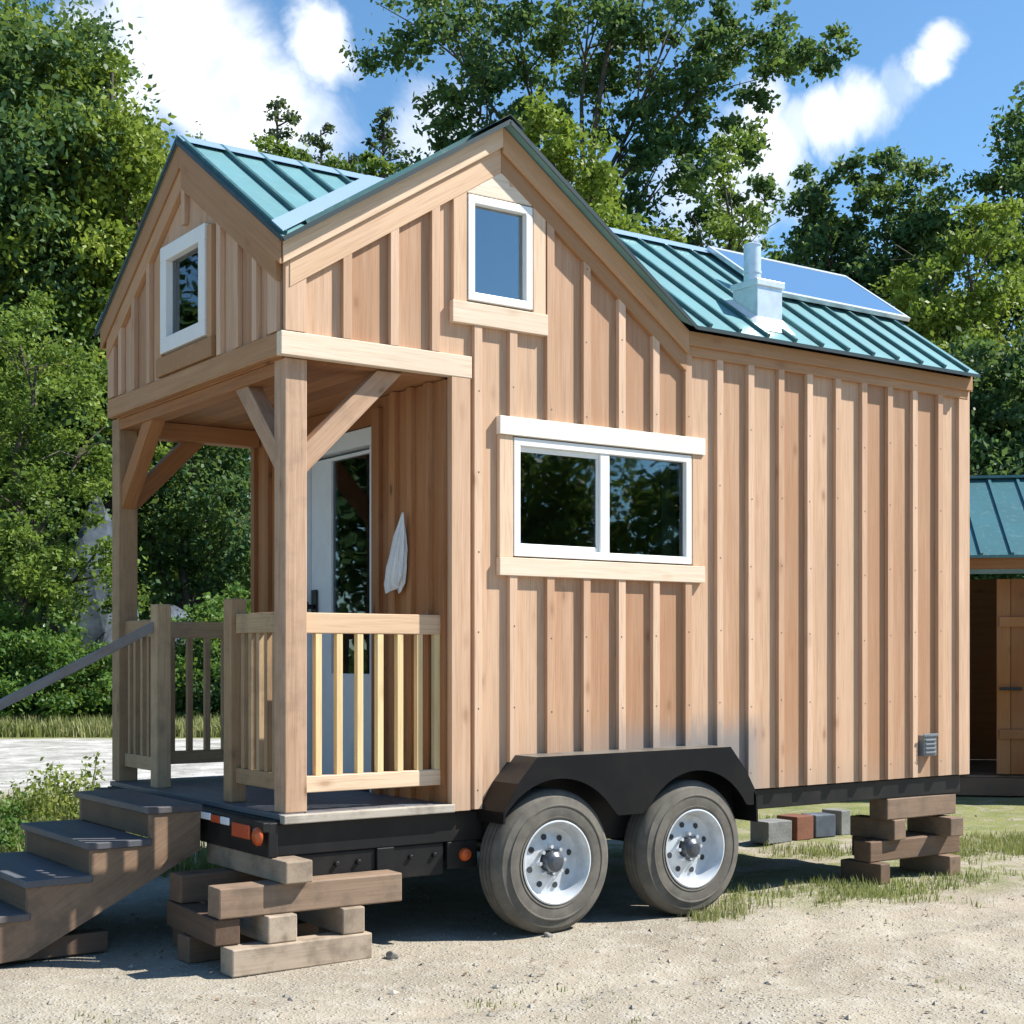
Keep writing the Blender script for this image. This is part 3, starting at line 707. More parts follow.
# --- chimney chase and stove pipe on the roof
def rz(y): return ZK+(y-YE)/(YM-YE)*(ZR-ZK)
m = MB(); x0, x1, y0, y1 = 3.13, 3.34, .02, .23
m.box(x0, x1, y0, y1, rz(y0)-.04, 3.70)
for q in ((x0-.012, x1+.012, y0-.012, y1+.012, 3.672, 3.70+.012),): m.box(*q)
m.box(x0+.03, x1-.03, y0+.03, y1-.03, 3.712, 3.722)
ch = m.build('chimney_box', M['galv'], house, bevel=.004)
m = MB()
e = .055
vs = [(x0-e, y0-e, rz(y0-e)+.006), (x1+e, y0-e, rz(y0-e)+.006), (x1+e, y1+e, rz(y1+e)+.006), (x0-e, y1+e, rz(y1+e)+.006), (x0-.004, y0-.004, rz(y0)+.055), (x1+.004, y0-.004, rz(y0)+.055), (x1+.004, y1+.004, rz(y1)+.05), (x0-.004, y1+.004, rz(y1)+.05)]
m.add(vs, [(0,1,5,4),(1,2,6,5),(2,3,7,6),(3,0,4,7),(4,5,6,7),(3,2,1,0)]); m.build('chimney_flashing', M['whitemetal'], house)
m = MB(); px_, py_ = 3.56, .50
m.tube([(px_, py_, rz(py_)-.05), (px_, py_, 4.08)], .055, 24); m.tube([(px_, py_, 4.08), (px_, py_, 4.085), (px_, py_, 4.10)], [.062, .062, .03], 24)
m.tube([(px_, py_, rz(py_)+.0), (px_, py_, rz(py_)+.07)], [.10, .065], 24); m.tube([(px_, py_, 3.9), (px_, py_, 3.915)], .060, 24)
m.build('stove_pipe', M['galv'], house, smooth=True)
# --- solar panels
def panel(xa, xb, ya, yb):
    m = MB(); o = .075
    n = Vector((0, -(ZR-ZK), YM-YE)).normalized()
    def p(x, y, h): return Vector((x, y, rz(y)))+n*h
    for (a, b, c, d) in ((xa, xb, ya, ya+.03), (xa, xb, yb-.03, yb), (xa, xa+.03, ya+.03, yb-.03), (xb-.03, xb, ya+.03, yb-.03)):
        vs = [p(a, c, .028), p(b, c, .028), p(b, d, .028), p(a, d, .028), p(a, c, .056), p(b, c, .056), p(b, d, .056), p(a, d, .056)]
        m.add(vs, [(0,3,2,1),(4,5,6,7),(0,1,5,4),(1,2,6,5),(2,3,7,6),(3,0,4,7)])
    fr = m.build('solar_panel', M['galv'], house)
    g = MB(); a, b, c, d = xa+.03, xb-.03, ya+.03, yb-.03
    vs = [p(a, c, .032), p(b, c, .032), p(b, d, .032), p(a, d, .032), p(a, c, .053), p(b, c, .053), p(b, d, .053), p(a, d, .053)]
    g.add(vs, [(0,3,2,1),(4,5,6,7),(0,1,5,4),(1,2,6,5),(2,3,7,6),(3,0,4,7)]); g.build('panel_glass', M['panel'], fr)
panel(3.70, 5.06, .50, 1.10)
# ------------------------------------------------------------------ bag hanging on the porch wall
m = MB(); seg = 36
levels = [(2.20, .006), (2.15, .022), (2.08, .045), (2.0, .062), (1.92, .072), (1.86, .074), (1.81, .060)]
vs = []; fs = []
for i, (z, r) in enumerate(levels):
    for k in range(seg):
        a = 2*math.pi*k/seg; wob = 1+.20*math.sin(7*a+i*.5)+.12*math.sin(3*a+i*1.3)+.04*rnd.uniform(-1, 1)
        yc = .30+(2.2-z)*.24
        vs.append((WD-.085+math.cos(a)*r*.42*wob, yc+math.sin(a)*r*wob, z+rnd.uniform(-.004, .004)+(.03*math.sin(2*a) if i > 4 else 0)))
for i in range(len(levels)-1):
    for k in range(seg): fs.append((i*seg+k, i*seg+(k+1) % seg, (i+1)*seg+(k+1) % seg, (i+1)*seg+k))
fs.append(tuple(range(seg))); fs.append(tuple((len(levels)-1)*seg+k for k in range(seg)))
m.add(vs, fs); bag = m.build('plastic_bag', M['plastic'], None)
tag(bag, 'crumpled white plastic bag hanging on the brown porch wall beside the door', 'plastic bag')
m = MB(); m.tube([(WD-.05, .50, 1.98), (WD-.05, .46, 1.90), (WD-.045, .42, 1.80)], [.006, .010, .008], 8)
# ------------------------------------------------------------------ stairs
st = thing('porch_stairs', 'dark wooden stairs climbing from the left to the porch deck', 'stairs', (-.7, 1.15, 0))
def stepmb(name, mat, *b, bevel=.005):
    m = MB(); m.box(*b); return m.build(name, M[mat], st, bevel=bevel)
SY0, SY1 = .66, 1.72
tops = [(-.135, -.425, .70), (-.405, -.725, .545), (-.70, -1.03, .39), (-1.0, -1.34, .235), (-1.3, -1.62, .085)]
for k, (xa, xb, z) in enumerate(tops):
    stepmb('tread', 'deck', xb, xa, SY0-.01, SY1+.01, z-.035, z)
    stepmb('riser', 'dirty_shaded_timber', xb+.02, xb+.04, SY0+.045, SY1-.045, max(z-.155, .01), z-.036)
for y in (SY0, SY1-.045):
    m = MB()
    # convex pieces: one upright slab per step
    prev = -.145
    for (xa, xb, z) in tops:
        a, b = xb+.02, prev; prev = a
        lowz = lambda x: max(.0, .47+(x+.145)*.515)
        if b > a and z-.036 > max(lowz(a), lowz(b)):
            m.extr([(a, lowz(a)), (b, lowz(b)), (b, z-.036), (a, z-.036)], y, y+.04, lambda s, n, zz: (s, n, zz), (.85, 0, .5), .45)
    m.build('stringer', M['stair_side'], st, bevel=0)
m = MB(); m.box(-1.75, -.60, SY0+.06, SY0+.16, .0, .10); m.build('sill_timber', M['dirty_shaded_timber'], st, bevel=.006)
m = MB(); m.beam((.02, 1.69, 1.62), (-1.30, 1.69, .96), .030, .052); m.build('handrail', M['handrail'], st, bevel=.005)
m = MB(); m.beam((-1.16, 1.69, 0), (-1.16, 1.69, .98), .07, .07, up=(1, 0, 0)); m.build('handrail_post', M['handrail'], st, bevel=.005)
# ------------------------------------------------------------------ cribbing timbers
def timber(mat, label, x0, x1, y0, y1, z0, z1, rot=0, group=None, cat='timber block', name='crib_timber'):
    cx, cy, cz = (x0+x1)/2, (y0+y1)/2, z0
    m = MB(); m.box(x0-cx, x1-cx, y0-cy, y1-cy, z0-cz, z1-cz); o = m.build(name, M[mat], None, bevel=.007)
    o.location = (cx, cy, cz); o.rotation_euler = (0, 0, math.radians(rot)); tag(o, label, cat, group); return o
G1 = 'timbers stacked under the porch corner'
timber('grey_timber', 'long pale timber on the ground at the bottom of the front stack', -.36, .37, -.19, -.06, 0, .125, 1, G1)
timber('dirty_shaded_timber', 'dark short timber on the ground behind the front stack, in shade', -.40, .30, .22, .35, 0, .125, 2, G1)
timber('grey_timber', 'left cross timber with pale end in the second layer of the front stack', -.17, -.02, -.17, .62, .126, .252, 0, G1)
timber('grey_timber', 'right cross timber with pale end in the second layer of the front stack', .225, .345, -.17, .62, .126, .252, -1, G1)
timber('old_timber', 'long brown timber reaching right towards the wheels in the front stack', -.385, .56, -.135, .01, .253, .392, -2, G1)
timber('dirty_shaded_timber', 'dark shaded timber at the left end of the front stack, near the ground', -.385, -.26, -.10, .55, .128, .25, -3, G1)
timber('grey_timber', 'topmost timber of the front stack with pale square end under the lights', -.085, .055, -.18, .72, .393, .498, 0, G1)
timber('dirty_shaded_timber', 'dark timber deep under the trailer at the back of the front stack', -.30, .50, .50, .64, 0, .13, -2, G1)
timber('dirty_shaded_timber', 'dark shaded timber lying level behind the long brown one under the trailer', -.36, .50, .40, .54, .253, .39, 1, G1)
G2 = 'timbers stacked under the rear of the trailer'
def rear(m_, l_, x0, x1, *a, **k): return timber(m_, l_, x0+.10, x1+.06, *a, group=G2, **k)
rear('dirty_shaded_timber', 'dark timber on the ground at the left of the rear stack', 4.02, 4.16, -.06, .26, 0, .13, rot=4)
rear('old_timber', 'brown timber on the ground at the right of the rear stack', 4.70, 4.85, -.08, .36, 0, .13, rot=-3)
rear('dirty_shaded_timber', 'lower long dark timber of the rear stack', 4.03, 4.96, .02, .16, .131, .262, rot=0)
rear('dirty_shaded_timber', 'back long dark timber of the rear stack', 4.2, 4.96, .20, .33, .131, .262, rot=0)
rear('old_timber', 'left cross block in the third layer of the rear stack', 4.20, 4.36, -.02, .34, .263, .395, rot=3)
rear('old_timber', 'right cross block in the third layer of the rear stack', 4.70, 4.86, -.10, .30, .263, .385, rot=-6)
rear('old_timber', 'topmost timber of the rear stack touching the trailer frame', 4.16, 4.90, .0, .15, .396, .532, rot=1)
# small blocks seen under the trailer, beyond it
def block(px, py, w, h, mat, label, cat, rot=0, name='loose_block'):
    X, Y, _ = onground(px, py); m = MB(); m.box(-w/2, w/2, -.1, .1, 0, h); o = m.build(name, M[mat], None, bevel=.008); o.location = (X, Y, 0)
    o.rotation_euler = (0, 0, math.radians(rot-0)); tag(o, label, cat)
block(771, 842, .26, .17, 'concrete', 'pale concrete block on the grass beyond the trailer, leftmost in its row', 'concrete block')
block(795, 839, .22, .19, 'brick', 'orange brick block on the grass between two paler blocks beyond the trailer', 'brick', 8)
block(818, 836, .20, .18, 'rock', 'grey-blue stone on the grass right of the orange block beyond the trailer', 'stone', -10)
block(836, 834, .12, .20, 'concrete', 'narrow pale post stub at the right end of the row beyond the trailer', 'post stub', 5)
# ------------------------------------------------------------------ neighbouring shed
def shed():
    o = at(960, 15.2); root = thing('garden_shed', 'brown wooden shed with teal metal roof and open doorway, at the right edge', 'shed', (o[0], o[1], 0))
    # local frame: front runs parallel to the picture-right direction of the house side
    ang = math.radians(-44)
    f = MB()
    def mk(name, mat, boxes, parent=root, bevel=.004):
        m = MB()
        for b in boxes: m.box(*b)
        ob = m.build(name, M[mat], parent if parent is root else parent, bevel=bevel); return ob
    parts = []
    def raw(name, mat, boxes, par, bevel=.004):
        m = MB()
        for b in boxes: m.box(*b)
        ob = m.build(name, M[mat], None, bevel=bevel); ob.parent = par; return ob
    z0 = .22
    # walls as planks, opening 0.15..0.55 m from the left, door leaf beside it
    planks = [(-1.2+i*.16, -1.045+i*.16, .0, .03, z0, 2.36) for i in range(8)]
    planks += [(1.55+i*.16, 1.705+i*.16, .0, .03, z0, 2.36) for i in range(12)]
    w = raw('wall', 'shedwood', planks+[(-1.2, 3.4, 2.4, 2.43, z0, 2.36), (-1.2, -1.17, .03, 2.4, z0, 2.36), (3.4, 3.43, .0, 2.4, z0, 2.36)], root)
    raw('floor', 'dirty_shaded_timber', [(-1.2, 3.4, .04, 2.4, z0-.05, z0)], root)
    raw('skid', 'dirty_shaded_timber', [(-1.25, 3.5, -.06, .06, .02, .20), (-1.25, 3.5, 2.3, 2.42, .02, .20)], root)
    d = raw('door', 'shedwood', [(.36+i*.14, .495+i*.14, -.035, -.005, z0+.02, 2.24) for i in range(7)]+[(.38, 1.3, -.06, -.036, .6, .7), (.38, 1.3, -.06, -.036, 1.75, 1.85)], root)
    raw('handle', 'black', [(.38, .60, -.085, -.062, 1.10, 1.13)], d)
    raw('fascia', 'shedwood', [(-1.3, 3.6, -.26, -.22, 2.33, 2.48)], root)
    m = MB(); vs = [(-1.35, -.30, 2.47), (3.65, -.30, 2.47), (3.65, 1.2, 3.42), (-1.35, 1.2, 3.42)]
    m.add(vs+[(a, b, c-.03) for a, b, c in vs], [(0,1,2,3),(7,6,5,4),(0,4,5,1),(1,5,6,2),(2,6,7,3),(3,7,4,0)])
    vs = [(-1.35, 2.7, 2.47), (3.65, 2.7, 2.47), (3.65, 1.2, 3.42), (-1.35, 1.2, 3.42)]
    m.add(vs+[(a, b, c-.03) for a, b, c in vs], [(0,1,2,3),(7,6,5,4),(0,4,5,1),(1,5,6,2),(2,6,7,3),(3,7,4,0)])
    x = -1.33
    while x < 3.6: m.beam((x, -.30, 2.482), (x, 1.2, 3.432), .03, .025); x += .30
    m.box(-1.35, 3.65, 1.12, 1.28, 3.41, 3.44)
    ob = m.build('roof', M['shedroof'], None); ob.parent = root
    root.rotation_euler = (0, 0, ang+math.radians(0))
shed()
# ------------------------------------------------------------------ vegetation
nr = np.random.default_rng(11)
def leaf_mesh(name, C, R, cnt, size, mat, flat=.7, droop=0, up=.5):
    """C (n,3) clump centres, R (n,) radii, cnt leaves per clump"""
    n = len(C); N = n*cnt
    c = np.repeat(C, cnt, 0); r = np.repeat(R, cnt)
    d = nr.normal(size=(N, 3)); d /= np.linalg.norm(d, axis=1, keepdims=True); rad = nr.random(N)**.45
    p = c+nr.normal(size=(N, 3))*(r*.62)[:, None]*np.array([1, 1, flat])
    if droop: p[:, 2] -= droop*rad**2*r
    nrm = nr.normal(size=(N, 3))+np.array([0, 0, up])+d*.6; nrm /= np.linalg.norm(nrm, axis=1, keepdims=True)
    t = np.cross(nrm, nr.normal(size=(N, 3))); t /= np.linalg.norm(t, axis=1, keepdims=True); b = np.cross(nrm, t)
    s = size*(.6+.8*nr.random(N))[:, None]
    v = np.stack([p-t*s*.5, p+b*s*.3+nrm*s*.05, p+t*s*.5, p-b*s*.3+nrm*s*.05], 1).reshape(-1, 3)
    f = np.arange(N*4).reshape(-1, 4)
    tone = np.clip(np.repeat(nr.random(n), cnt)*.75+nr.random(N)*.25, 0, 1)
    me = bpy.data.meshes.new(name); me.vertices.add(N*4); me.vertices.foreach_set('co', v.astype(np.float32).ravel())
    me.loops.add(N*4); me.loops.foreach_set('vertex_index', f.ravel().astype(np.int32)); me.polygons.add(N)
    me.polygons.foreach_set('loop_start', np.arange(0, N*4, 4, dtype=np.int32)); me.polygons.foreach_set('loop_total', np.full(N, 4, dtype=np.int32))
    me.update(); me.validate()
    a = me.attributes.new('tone', 'FLOAT', 'POINT'); a.data.foreach_set('value', np.repeat(tone, 4).astype(np.float32))
    me.materials.append(mat); return me
def crown_pts(lobes, dens):
    """lobes: (x,y,z,rx,ry,rz) local; clump centres biased to the outer shell"""
    C = []; R = []
    for (x, y, z, rx, ry, rz_) in lobes:
        n = max(5, int(1.75*dens*(rx*ry+ry*rz_+rx*rz_)/3))
        d = nr.normal(size=(n, 3)); d /= np.linalg.norm(d, axis=1, keepdims=True)
        rad = .30+.8*nr.random(n)**.7
        C.append(np.array([x, y, z])+d*rad[:, None]*np.array([rx, ry, rz_])); R.append((.13+.25*nr.random(n)**1.5)*min(rx, ry, rz_))
    return np.concatenate(C), np.concatenate(R)
def tree(name, label, cat, px, d, lobes, h, mat='leaf_green', dens=7, cnt=150, size=.3, trunk=.22, group=None, forks=6, loc=None, up=.5, k=1.0):
    d *= k; dens /= k*k; size *= k; trunk *= k
    lobes = [(a*k, H+(b-H)*k, c*k, e*k, f*k) for (a, b, c, e, f) in lobes]
    o = loc or at(px, d); root = thing(name, label, cat, (o[0], o[1], -.05), group)
    # lobes given as (dx along picture right, height, depth offset, rx, rz)
    L2 = []
    for (dx, z, dd, rx, rz_) in lobes:
        L2.append((dx*U_r[0]+dd*D_r[0], dx*U_r[1]+dd*D_r[1], z, rx, rx, rz_))
    C, R = crown_pts(L2, dens); R = np.clip(R, .18*k, 1.0*k)
    me = leaf_mesh('crown', C, R, int(cnt*.98), size*.60, M[mat], up=up)
    c = bpy.data.objects.new('crown', me); COL.objects.link(c); c.parent = root
    m = MB(); top = max(l[2] for l in L2); n = 9; pts = []; rs = []
    lx = np.mean([l[0] for l in L2]); ly = np.mean([l[1] for l in L2])
    for i in range(n):
        t = i/(n-1); pts.append((lx*t**2+.25*math.sin(i*1.7+px)*t, ly*t**2+.25*math.cos(i*1.3)*t, top*t)); rs.append(trunk*(1.25 if i == 0 else 1-.85*t))
    m.tube(pts, rs, 10)
    order = sorted(L2, key=lambda l: -l[3]*l[5])[:forks]
    for l in order:
        hb = max(top*.16, (l[2]-l[5])*.8); t = min(hb/top, .8); i = t*(n-1); k = int(i); f_ = i-k
        a = Vector(pts[k]).lerp(Vector(pts[min(k+1, n-1)]), f_); b = Vector((l[0], l[1], l[2]+l[5]*.3))
        mid = a.lerp(b, .5)+Vector((rnd.uniform(-.3, .3), rnd.uniform(-.3, .3), rnd.uniform(-.1, .4)))
        r0 = trunk*(1-.8*t)*.6; m.tube([a, mid, b], [r0, r0*.6, .02], 7)
        for q in range(5):
            e = b+Vector((rnd.uniform(-1, 1)*l[3], rnd.uniform(-1, 1)*l[4], rnd.uniform(-.6, .8)*l[5]))*.8
            s_ = mid.lerp(b, rnd.uniform(.1, .9)); m.tube([s_, s_.lerp(e, .5)+Vector((0, 0, .15)), e], [r0*.35, r0*.22, .012], 5)
    m.build('trunk', M['bark'], None, smooth=True).parent = root
    return root
# picture-right and picture-depth directions in the world
U_r = (U[0], V[0]); D_r = (U[1], V[1])

def zat(py, d): return H+(656-py)/FPX*d
GT = 'trees and bushes behind the house'
# left bank of tall trees
tree('broadleaf_tree', 'tallest dark tree at the far left, its top out of the picture', 'tree', -30, 36, [(0, 15, 0, 3.2, 3.2), (-2, 11.5, 1, 3.0, 2.8), (1.6, 12.4, -1, 2.6, 2.4), (0, 8, 0, 3.4, 3), (2.0, 5.5, -1, 2.4, 2.4)], 17, 'leaf_dark', 8, 150, .30, .3, GT)
tree('broadleaf_tree', 'tall bright olive-green tree left of the porch gable', 'tree', 108, 36, [(-1.2, 15.6, 0, 1.3, 1.5), (-.4, 13.4, -.6, 1.8, 1.6), (.9, 12.2, 0, 1.6, 1.5), (1.2, 10.2, -.5, 1.7, 1.6), (-1.0, 10.6, -.6, 1.9, 1.8), (.2, 8.0, -.5, 2.3, 2)], 15, 'leaf_olive', 9, 160, .27, .26, GT)
tree('broadleaf_tree', 'dark green tree rising behind the olive one at the left', 'tree', 55, 40, [(0, 15.6, 0, 2.4, 2.3), (-1, 12.5, 0, 3, 2.6), (1.8, 9.5, 0, 2.8, 2.8), (-1.0, 7.5, 0, 3, 2.6), (2.2, 5.5, 0, 2.6, 2.4)], 17, 'leaf_green', 8, 150, .30, .3, GT)
tree('broadleaf_tree', 'mid green tree with drooping lower boughs beside the left porch post', 'tree', 20, 31, [(0, 7.6, 0, 1.9, 1.4), (-1.2, 6.0, 0, 1.7, 1.2), (1.2, 5.6, .3, 1.6, 1.1), (.4, 4.0, -.3, 1.9, 1.2), (-1.2, 3.6, 0, 1.6, 1.2), (1.4, 3.0, 0, 1.4, 1.1)], 8, 'leaf_green', 7, 150, .20, .16, GT, up=1.1)
tree('broadleaf_tree', 'shaded tree seen through the open porch', 'tree', 185, 36, [(0, 6.4, 0, 1.9, 1.7), (1.4, 4.6, 0, 1.8, 1.7), (-1.0, 4.4, .2, 1.4, 1.5), (.2, 2.6, 0, 2, 1.4)], 7, 'leaf_dark', 9, 140, .24, .18, GT)
tree('broadleaf_tree', 'round dark tree behind the porch gable, left of the ridge', 'tree', 150, 44, [(0, 10.6, 0, 2.0, 1.6), (1.0, 8.4, 0, 2.5, 2.2), (-1.2, 7, 0, 2.4, 2.2)], 11, 'leaf_dark', 8, 140, .30, .2, GT)
# low bushes along the far side of the drive
BT = 'bushes along the far side of the drive'
bush = [(-10, 30, 1.5, 2.6, 'leaf_bush', 'sunlit bush at the far left edge beyond the drive'), (45, 29.5, 1.5, 2.3, 'leaf_bush', 'bright green bush below the grey handrail'), (95, 31, 1.3, 1.7, 'leaf_green', 'mid green bush just left of the left porch post'),
        (150, 32, .9, 1.2, 'leaf_green', 'small bush between the left porch post and the newel'), (185, 30, 1.1, 1.9, 'leaf_dark', 'dark bush behind the left newel post'), (222, 30, 1.3, 2.8, 'leaf_bush', 'leafy bright bush seen over the porch rail beside the door wall'), (275, 33, 1.6, 3.0, 'leaf_green', 'bush hidden in part behind the porch wall')]
for px, d, r, h, mt, lb in bush:
    tree('bush', lb, 'bush', px, d, [(0, h*.45, 0, r, h*.42), (r*.6, h*.35, 0, r*.6, h*.34), (-r*.6, h*.4, .1, r*.6, h*.36), (.1, h*.72, 0, r*.55, h*.3)], h, mt, 22, 110, .17, .05, BT, forks=3)
# thin pale tree and far conifers above the porch gable
tree('birch_sapling', 'thin pale half-bare tree against the white cloud', 'tree', 205, 40, [(-.3, 14.6, 0, .9, .9), (.3, 13.4, 0, 1.0, .9), (-.2, 12.0, 0, 1.1, 1.0), (.2, 10.4, 0, 1.1, 1.0)], 15, 'leaf_pale', 5, 36, .20, .10, GT)
def pine(label, px, d, top, layers, r0, seed):
    o = at(px, d); root = thing('pine_tree', label, 'pine tree', (o[0], o[1], -.05), 'far pines above the roof'); rr = np.random.default_rng(seed)
    C = []; R = []; m = MB(); m.tube([(0, 0, 0), (.1, 0, top*.6), (0, .1, top)], [.28, .17, .03], 8)
    n = layers*6
    for i in range(n):
        t_ = (i+rr.uniform(0, 1))/n; z = top-.05-t_**1.1*top*.62; rad = r0*(.22+.78*min(1, t_*2.6))*rr.uniform(.4, 1.15)
        a = rr.uniform(0, 6.28); rise = rr.uniform(-.12, .30); e = (math.cos(a)*rad, math.sin(a)*rad, z+rad*rise)
        m.tube([(0, 0, z-.1), e], [.045, .012], 5)
        for q in (.55, .8, 1.0):
            C.append((e[0]*q+rr.normal()*.08, e[1]*q+rr.normal()*.08, z+rad*rise*q+.06+rr.normal()*.07)); R.append(.17+.12*rad*rr.uniform(.4, 1))
    me = leaf_mesh('crown', np.array(C), np.array(R), 22, .20, M['needle'], flat=.6, up=.8)
    c = bpy.data.objects.new('crown', me); COL.objects.link(c); c.parent = root
    m.build('trunk', M['bark'], None, smooth=True).parent = root
pine('pine standing highest over the green porch roof, against the cloud', 278, 58, zat(98, 58), 8, 2.6, 1)
pine('lower pine right of the highest one over the porch roof ridge', 322, 60, zat(128, 60), 7, 2.4, 2)
pine('pine close to the left slope of the tall cross gable', 384, 55, zat(112, 55), 8, 1.7, 3)
pine('small far pine low behind the porch ridge, between two taller ones', 350, 62, zat(150, 62), 6, 2.2, 4)
tree('broadleaf_tree', 'low green tree top showing between the porch ridge and the tall gable', 'tree', 365, 50, [(.6, 17.6, 0, 1.3, .9), (-1.0, 17.3, 0, 1.3, .9), (-3.2, 17.9, 0, 1.4, 1.0), (1, 15, 0, 2, 2), (-2.2, 15.6, 0, 2.2, 1.6)], 17, 'leaf_green', 8, 130, .3, .2, GT)
# big tree above the tall gable
tree('broadleaf_tree', 'huge dark poplar towering behind the tall gable, its top out of the picture', 'tree', 545, 30,
     [(-2.3, 14.0, 0, 1.3, 1.3), (-1.5, 12.4, 0, 1.2, 1.2), (-2.2, 11.2, 0, .9, 1.1), (-.6, 13.6, .4, 1.5, 1.3), (.9, 14.2, 0, 1.6, 1.2), (2.6, 14.0, 0, 1.5, 1.1), (4.2, 13.8, 0, 1.3, .9), (5.4, 13.9, 0, .8, .5),
      (1.8, 12.4, .4, 1.3, .9), (3.6, 12.4, 0, 1.1, .8), (2.4, 10.9, 0, 1.2, 1.1), (3.9, 10.8, 0, .8, 1.0), (1.2, 10.4, .3, 1.0, 1.2), (2.6, 9.2, 0, 1.2, .9), (4.2, 9.0, 0, .9, .8), (-.6, 11.2, .6, 1.0, 1.3), (-1.9, 9.8, .2, .9, .8), (1, 8, 0, 2, 1.2)],
     16, 'leaf_dark', 9.5, 110, .23, .26, GT, forks=12, k=1.45)
tree('broadleaf_tree', 'smaller yellow-green tree directly behind the peak of the tall gable', 'tree', 560, 27, [(-.2, 10.7, 0, 1.0, .8), (.3, 9.6, 0, 1.2, 1.0), (.9, 8.6, 0, 1.2, 1.0), (.2, 7.4, 0, 1.4, 1.2), (1.4, 7.6, 0, 1.0, .9)], 11, 'leaf_olive', 14, 150, .20, .15, GT, k=1.45)
tree('broadleaf_tree', 'slender pale-green tree with loose hanging sprays left of the chimney pipe', 'tree', 725, 29, [(.0, 11.2, 0, .7, .9), (.4, 10.0, 0, 1.0, .7), (-.5, 9.6, 0, .7, .8), (.7, 8.8, 0, .9, .6), (.0, 8.3, 0, .6, .5), (-1.3, 8.6, 0, .9, .9)], 11, 'leaf_green', 13, 60, .19, .11, GT, k=1.4)
tree('broadleaf_tree', 'round dark tree behind the solar panel with sunlit right side', 'tree', 880, 33,
     [(-1.0, 11.6, 0, 1.0, .9), (.5, 11.8, 0, 1.0, .9), (1.2, 10.7, 0, 1.1, 1.0), (-1.2, 10.2, 0, 1.2, 1.1), (.2, 10.2, .5, 1.4, 1.2), (-1.5, 8.8, 0, 1.4, 1.1), (.6, 8.8, 0, 1.4, 1.2), (-.4, 7.2, 0, 2.2, 1.6), (1.4, 7.4, -.3, 1.4, 1.3)], 12, 'leaf_dark', 13, 140, .23, .2, GT)
tree('broadleaf_tree', 'yellow-green tree right of the round dark one, over the rear roof corner', 'tree', 965, 29, [(-.6, 8.9, 0, .9, .9), (.6, 9.4, 0, .9, 1.0), (-.5, 7.8, 0, 1.2, 1.0), (.7, 7.9, 0, 1.1, 1.0), (0, 6.4, 0, 1.5, 1.2)], 9, 'leaf_olive', 14, 130, .20, .15, GT)
tree('broadleaf_tree', 'dark tree cut by the right edge of the picture', 'tree', 1046, 32, [(0, 12.4, 0, 1.2, 1.2), (-.4, 11.0, 0, 1.4, 1.1), (0, 9.4, 0, 1.7, 1.4), (0, 7, 0, 2.2, 2)], 13, 'leaf_dark', 11, 140, .24, .2, GT)
tree('broadleaf_tree', 'dense low dark tree behind the teal-roofed shed', 'tree', 1000, 27, [(-.6, 6.2, 0, 1.6, 1.2), (.8, 6.0, 0, 1.6, 1.2), (-.3, 4.6, 0, 2, 1.4), (1.2, 4.0, 0, 2, 1.4), (0, 2.6, 0, 2.2, 1.4)], 7, 'leaf_dark', 13, 140, .22, .18, GT)
tree('broadleaf_tree', 'dark green tree low behind the right end of the metal roof', 'tree', 930, 36, [(0, 7.4, 0, 2.2, 1.6), (1.5, 5.6, 0, 2.2, 1.8), (-1.8, 5.5, 0, 2.2, 1.8), (0, 3.4, 0, 2.8, 2)], 9, 'leaf_dark', 9, 140, .27, .2, GT)
# wood beyond, closing the view between the trees
def far_wood():
    C = []; R = []
    for px in np.arange(-420, 1500, 30):
        d = 52+nr.random()*8; top = (5.5 if px < 420 else 7.5)+2.5*nr.random()
        for q in range(16):
            o = at(px+nr.uniform(-20, 20), d+nr.uniform(-2, 2)); C.append((o[0], o[1], top*nr.random()**.7)); R.append(nr.uniform(.8, 1.5))
    me = leaf_mesh('far_wood', np.array(C), np.array(R), 70, .5, M['leaf_dark'])
    c = bpy.data.objects.new('far_wood', me); COL.objects.link(c); tag(c, 'dark unbroken belt of woodland far behind the yard', 'woodland', kind='stuff')
far_wood()
# rock outcrop glimpsed through the left trees
def rock(px, py, d, w, h, label, seed):
    o = at(px, d); bm = bmesh.new(); bmesh.ops.create_icosphere(bm, subdivisions=4, radius=1); rr = random.Random(seed)
    offs = [Vector((rr.uniform(-1, 1), rr.uniform(-1, 1), rr.uniform(-1, 1))).normalized() for _ in range(16)]
    for v in bm.verts:
        n = v.co.normalized(); k = 1.0
        for of in offs:
            dd = n.dot(of)
            if dd > .72: k = min(k, .72/dd)
        v.co = Vector((n.x*w*k, n.y*w*.7*k, n.z*h*k))
    me = bpy.data.meshes.new('rock_outcrop'); bm.to_mesh(me); bm.free(); me.materials.append(M['rock'])
    ob = bpy.data.objects.new('rock_outcrop', me); COL.objects.link(ob); ob.location = (o[0], o[1], h*.55); tag(ob, label, 'rock outcrop')
rock(100, 510, 33.4, 1.15, 3.5, 'tall grey-blue rock outcrop glimpsed through the trees left of the porch', 3)
rock(168, 600, 33.6, 1.0, 1.7, 'lower grey rock outcrop glimpsed behind the left newel post', 5)
